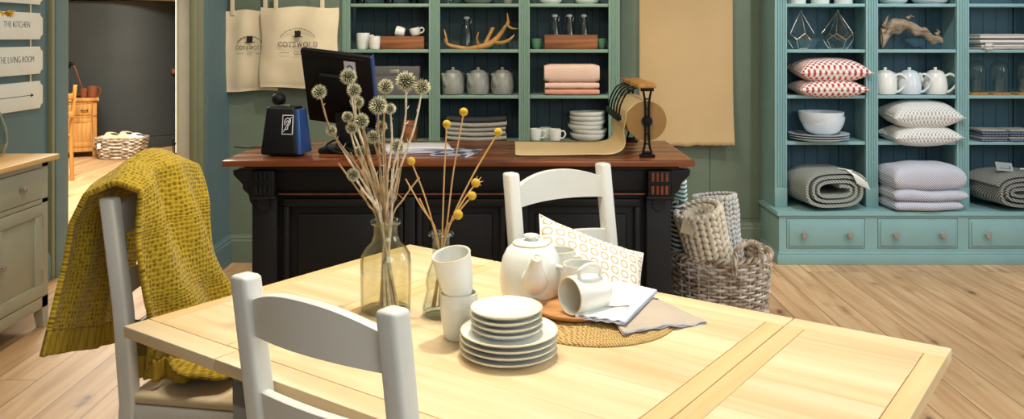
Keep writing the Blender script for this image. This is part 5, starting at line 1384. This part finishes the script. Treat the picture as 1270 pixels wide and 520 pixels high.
def rug(name, label, base, tp_, r, mat, rz):
    q = (tp_-base).normalized().to_track_quat('Z', 'Y'); t = thing(name, label, 'blanket', base, rot=q.to_euler(), group='rolled blankets in the round wicker basket'); L = (tp_-base).length
    m = MB(); pts = []
    nn = 90
    for i in range(nn): a = rz+i/nn*6*math.pi; k = r*(.2+.8*i/nn); pts.append((k*math.cos(a), k*math.sin(a)*.8))
    m.grid(lambda u, v: (pts[min(int(u*(nn-1)+.5), nn-1)][0], pts[min(int(u*(nn-1)+.5), nn-1)][1], v*L+.01*math.sin(u*20)*(v > .9)), nn-1, 20, uvs=False)
    m.build('rolled_cloth', mat, t, smooth=60, solid=.006)
    return t
rug('rolled_blanket', 'teal and white zigzag blanket rolled tightly, tallest in the basket next to the counter', b2+Vector((.01, .06, 0)), top, .045, M_zig, 0)
rug('rolled_blanket', 'dark green and white striped blanket rolled, lower left in the basket next to the counter', b2+Vector((.0, -.04, 0)), at(836, 252, 3.70), .043, M_zigd, 1)
# ------------------------------------------------------------------ glass vase and yellow blossom on the sideboard
gv = thing('glass_vase', 'rounded clear glass vase at the left edge on the sideboard', 'vase', Vector(((-12-CX)/F*4.12, 4.12, .838)))
m = MB(); m.lathe([(0, 0), (.04, 0), (.06, .02), (.078, .08), (.070, .15), (.045, .21), (.03, .25), (.03, .33), (.027, .33), (.027, .25), (.042, .21), (.066, .15), (.074, .08), (.055, .022), (0, .01)], 40); m.build('vase_body', M_glass, gv)
M_petal = plain('yellow_petal', '#e3b51f', .7, var=.15, nscale=60)
fl = thing('yellow_flower', 'yellow drooping blossom leaning in from the left edge over the kitchen sign', 'flower', gv.location)
m = MB(); cc = at(3, 17, 4.12)-gv.location; m.tube(smoothpath([(0, 0, .02), (.0, 0, .3), (-.03, 0, .5), cc+Vector((-.03, 0, .03))], 20), .003, 7); m.build('stem', M_sage, fl)
for k in range(16):
    a = k*.55; m = MB(); d1 = Vector((.03+.035*math.cos(a), .02*math.sin(a*1.7), .012-.03*abs(math.sin(a))))
    m.tube([cc, cc+d1*.5+Vector((0, 0, .008)), cc+d1], [.003, .009, .003], 8, flat=.35); m.build('petal', M_petal, fl)
# ------------------------------------------------------------------ room beyond
def onf(px, d, z=0): return Vector(((px-CX)/F*d, d, z))
oc = thing('oak_cabinet', 'honey oak cabinet with a drawer and door seen through the doorway', 'cabinet', onf(120, 10.15), R(27))
w0, w1 = -.55, 0.0
m = MB(); m.box(w0, w1, .02, .42, .07, .66, .003); m.box(w0, w1, .0, .02, .07, .12); m.box(w0, w1, 0, .02, .63, .66); m.box(w0, w1, 0, .02, .47, .49); m.box(w1-.045, w1, 0, .02, .07, .66); m.box(w0, w0+.045, 0, .02, .07, .66); m.build('carcass', M_oakd, oc)
m = MB(); m.box(w0-.02, w1+.025, -.025, .44, .66, .695, .006); m.build('cabinet_top', M_oakd, oc)
m = MB(); m.box(w0+.05, w1-.05, -.004, .02, .495, .625, .004); dr = m.build('drawer', M_oakd, oc)
m = MB(); m.tube(smoothpath([(-.16, -.006, .56), (-.16, -.022, .55), (-.10, -.022, .55), (-.10, -.006, .56)], 12), .005, 6); m.build('cup_handle', M_iron, dr)
m = MB(); a_, b_ = w0+.05, w1-.05
for q in ((a_, b_, .41, .465), (a_, b_, .125, .18), (a_, a_+.06, .18, .41), (b_-.06, b_, .18, .41)): m.box(q[0], q[1], -.004, .02, q[2], q[3], .003)
m.box(a_+.05, b_-.05, .004, .018, .17, .42, .006); m.build('door', M_oakd, oc)
for x in (w0, w1-.045):
    m = MB(); m.box(x, x+.045, 0, .045, 0, .08, .003); m.build('foot', M_oakd, oc)
M_terra = plain('terracotta_brown', '#7c4526', .6, var=.15)
for px, s, lab in ((104.5, .8, 'left'), (115, 1.0, 'right')):
    mug('brown terracotta mug on the oak cabinet, %s one' % lab, onf(px, 10.20, .696), (0, 0, 0), R(0), mat=M_terra, r=.055*s, h=.125*s+.01, rim=False, group='terracotta mugs on the oak cabinet')
lm_ = thing('desk_lamp', 'slim black and brass desk lamp on the oak cabinet beyond the doorway', 'lamp', onf(97, 10.22, .696))
m = MB(); m.lathe([(0, 0), (.05, 0), (.05, .012), (.015, .02), (0, .02)], 24); m.build('base', M_iron, lm_)
m = MB(); m.tube([(0, 0, .015), (.03, 0, .05), (.05, 0, .10), (-.03, 0, .34), (-.05, 0, .38)], .007, 8); m.build('arm', M_copper, lm_)
m = MB(); m.tube([(-.05, 0, .385), (-.085, 0, .40), (-.12, 0, .375)], [.012, .024, .036], 14); m.build('shade', M_iron, lm_)
b3 = thing('wicker_basket', 'oblong wicker basket of cloths on the floor by the dark curved wall', 'basket', onf(151, 10.05))
basket(b3, .22, .14, .28, .175, .24, 11, 22, M_wick, rimr=.012, amp=.008, pw=3.2, tr=.012)
m = MB(); m.box(-.2, -.16, -.185, -.18, .13, .19, .001); m.build('tag', M_paper, b3)
for k, (x, y, r, c_) in enumerate(((-.14, 0, .12, 'at left'), (.02, .03, .13, 'in the middle'), (.16, -.01, .11, 'at right'))):
    m = MB(); m.grid(lambda u, v: (r*math.sin(v*math.pi)*math.cos(u*2*math.pi)*(1+.18*math.sin(u*19+v*7)), r*.9*math.sin(v*math.pi)*math.sin(u*2*math.pi)*(1+.15*math.sin(u*13+k)), r*.62*math.cos(v*math.pi)*(1+.2*math.sin(u*17+v*5))), 40, 20, uvs=False)
    tag(m.build('crumpled_cloth', M_canvas if k != 2 else M_linenw, None, loc=b3.location+Vector((x, y, .215)), smooth=80), 'crumpled cream cloth in the oblong basket beyond the doorway, '+c_, 'cloth', 'cloths in the oblong basket')
wc = thing('wooden_chair', 'orange brown wooden chair just inside the far room, only one back post showing', 'chair', onf(71, 8.3), R(80))
for x in (-.19, .19):
    m = MB(); m.tube([(x, -.02, 0), (x, 0, .45), (x, -.05, .94)], .019, 12); m.build('back_post', M_oakd, wc)
    m = MB(); m.tube([(x, .38, 0), (x, .38, .44)], .017, 12); m.build('front_leg', M_oakd, wc)
m = MB(); m.box(-.21, .21, -.01, .40, .44, .465, .006); m.build('seat', M_oakd, wc)
for z in (.62, .80):
    m = MB(); m.box(-.185, .185, -.045, -.02, z, z+.06, .004); m.build('back_rail', M_oakd, wc)
so_ = at(216.5, 89, 11.2); sk = thing('wall_socket', 'small round brass fitting on the dark curved wall', 'fitting', so_+Vector((.0, -.02, 0)), R(20))
Mz = Matrix.Rotation(R(90), 4, 'X'); m = MB(); m.lathe([(0, 0), (.055, 0), (.055, .012), (.045, .018), (0, .018)], 24, Mz); m.build('plate', M_iron, sk)
m = MB(); m.lathe([(0, .016), (.028, .016), (.028, .026), (0, .03)], 20, Mz); m.build('centre', M_copper, sk)
ft = thing('iron_stand', 'black iron stand with thin rods standing by the right side of the doorway', 'stand', onf(221, 6.9))
m = MB(); m.box(-.006, .03, -.02, .02, 0, .48, .003); m.build('upright', M_iron, ft)
m = MB(); m.box(-.05, .03, -.02, .02, .455, .485, .003); m.build('arm', M_iron, ft)
for x, a, b_ in ((-.04, .30, .60), (-.028, .36, .56)):
    m = MB(); m.tube([(x, 0, a), (x, 0, b_)], .004, 8); m.ball((x, 0, b_), .011, 2); m.ball((x, 0, a), .009, 2); m.build('rod', M_iron, ft)
# ------------------------------------------------------------------ light, world, camera
def area(name, loc, size, power, col=(1, 1, 1), rot=(0, 0, 0), sy=None):
    l = bpy.data.lights.new(name, 'AREA'); l.energy = power; l.color = col; l.size = size
    if sy: l.shape = 'RECTANGLE'; l.size_y = sy
    o = bpy.data.objects.new(name, l); COL.objects.link(o); o.location = loc; o.rotation_euler = rot; return o
def spot(name, loc, tgt, power, angle=70, blend=0.6, rad=0.05, col=(1, .9, .75)):
    l = bpy.data.lights.new(name, 'SPOT'); l.energy = power; l.color = col; l.spot_size = R(angle); l.spot_blend = blend; l.shadow_soft_size = rad
    o = bpy.data.objects.new(name, l); COL.objects.link(o); o.location = loc
    d = Vector(tgt)-Vector(loc); o.rotation_euler = d.to_track_quat('-Z', 'Y').to_euler(); return o
WARM = (1, .88, .70); COOL = (.82, .92, 1)
area('window_daylight', (1.6, -1.0, 2.3), 2.6, 40, COOL, (R(68), 0, R(-6)), 1.4)
area('window_daylight_right', (4.3, 2.6, 2.0), 2.2, 60, COOL, (R(75), 0, R(95)), 1.6)
area('ceiling_light', (-0.4, 2.2, 2.95), 0.7, 32, WARM)
spot('ceiling_spot_table', (0.1, 2.2, 2.9), (0.4, 1.8, 0.77), 135, 80, 0.8, 0.06, (1, .95, .86))
spot('ceiling_spot_throw', (-0.3, 3.3, 2.9), (-0.9, 2.5, 0.8), 55, 60, 0.7, 0.05)
spot('ceiling_spot_floor', (-1.9, 3.0, 2.9), (-1.8, 3.1, 0), 60, 80, 0.8, 0.05)
spot('ceiling_spot_bags', (-0.9, 4.2, 2.9), (-1.3, 5.4, 1.3), 62, 70, 0.7, 0.04)
spot('ceiling_spot_shelves', (0.0, 4.1, 2.9), (-0.1, 5.6, 0.9), 85, 85, 0.7, 0.05)
spot('ceiling_spot_banner', (0.5, 4.5, 2.9), (1.1, 5.7, 1.0), 34, 75, 0.7, 0.04)
spot('ceiling_spot_unit', (2.2, 4.0, 2.9), (2.4, 5.6, 0.8), 100, 90, 0.7, 0.05, (.95, .97, 1))
spot('ceiling_spot_floor_right', (2.4, 3.6, 2.9), (2.2, 3.4, 0), 78, 100, 0.8, 0.06, (1, .95, .88))
spot('added_spot_signs', (-1.6, 3.6, 2.9), (-2.5, 4.5, 1.0), 45, 70, 0.7, 0.05)  # added spot that brightens the signs, no fitting known there
area('far_room_light', (-3.6, 7.6, 2.95), 1.5, 280, (1, .93, .8))
w = bpy.data.worlds.new('w'); bpy.context.scene.world = w; w.use_nodes = True
w.node_tree.nodes['Background'].inputs[0].default_value = (0.9, 0.95, 1, 1); w.node_tree.nodes['Background'].inputs[1].default_value = 0.32
cam = bpy.data.cameras.new('camera'); co = bpy.data.objects.new('camera', cam); COL.objects.link(co)
co.location = (0, 0, CAMZ); co.rotation_euler = (R(90), 0, 0)
cam.sensor_width = 36; cam.lens = F/1270*36; cam.shift_y = -(260-HZ)/1270; cam.shift_x = 0; cam.clip_start = 0.02
sc = bpy.context.scene; sc.camera = co
sc.view_settings.view_transform = 'Standard'; sc.view_settings.look = 'None'; sc.view_settings.exposure = 0.06; sc.view_settings.gamma = 1
sc.view_settings.use_curve_mapping = False
sc.cycles.transparent_max_bounces = 32
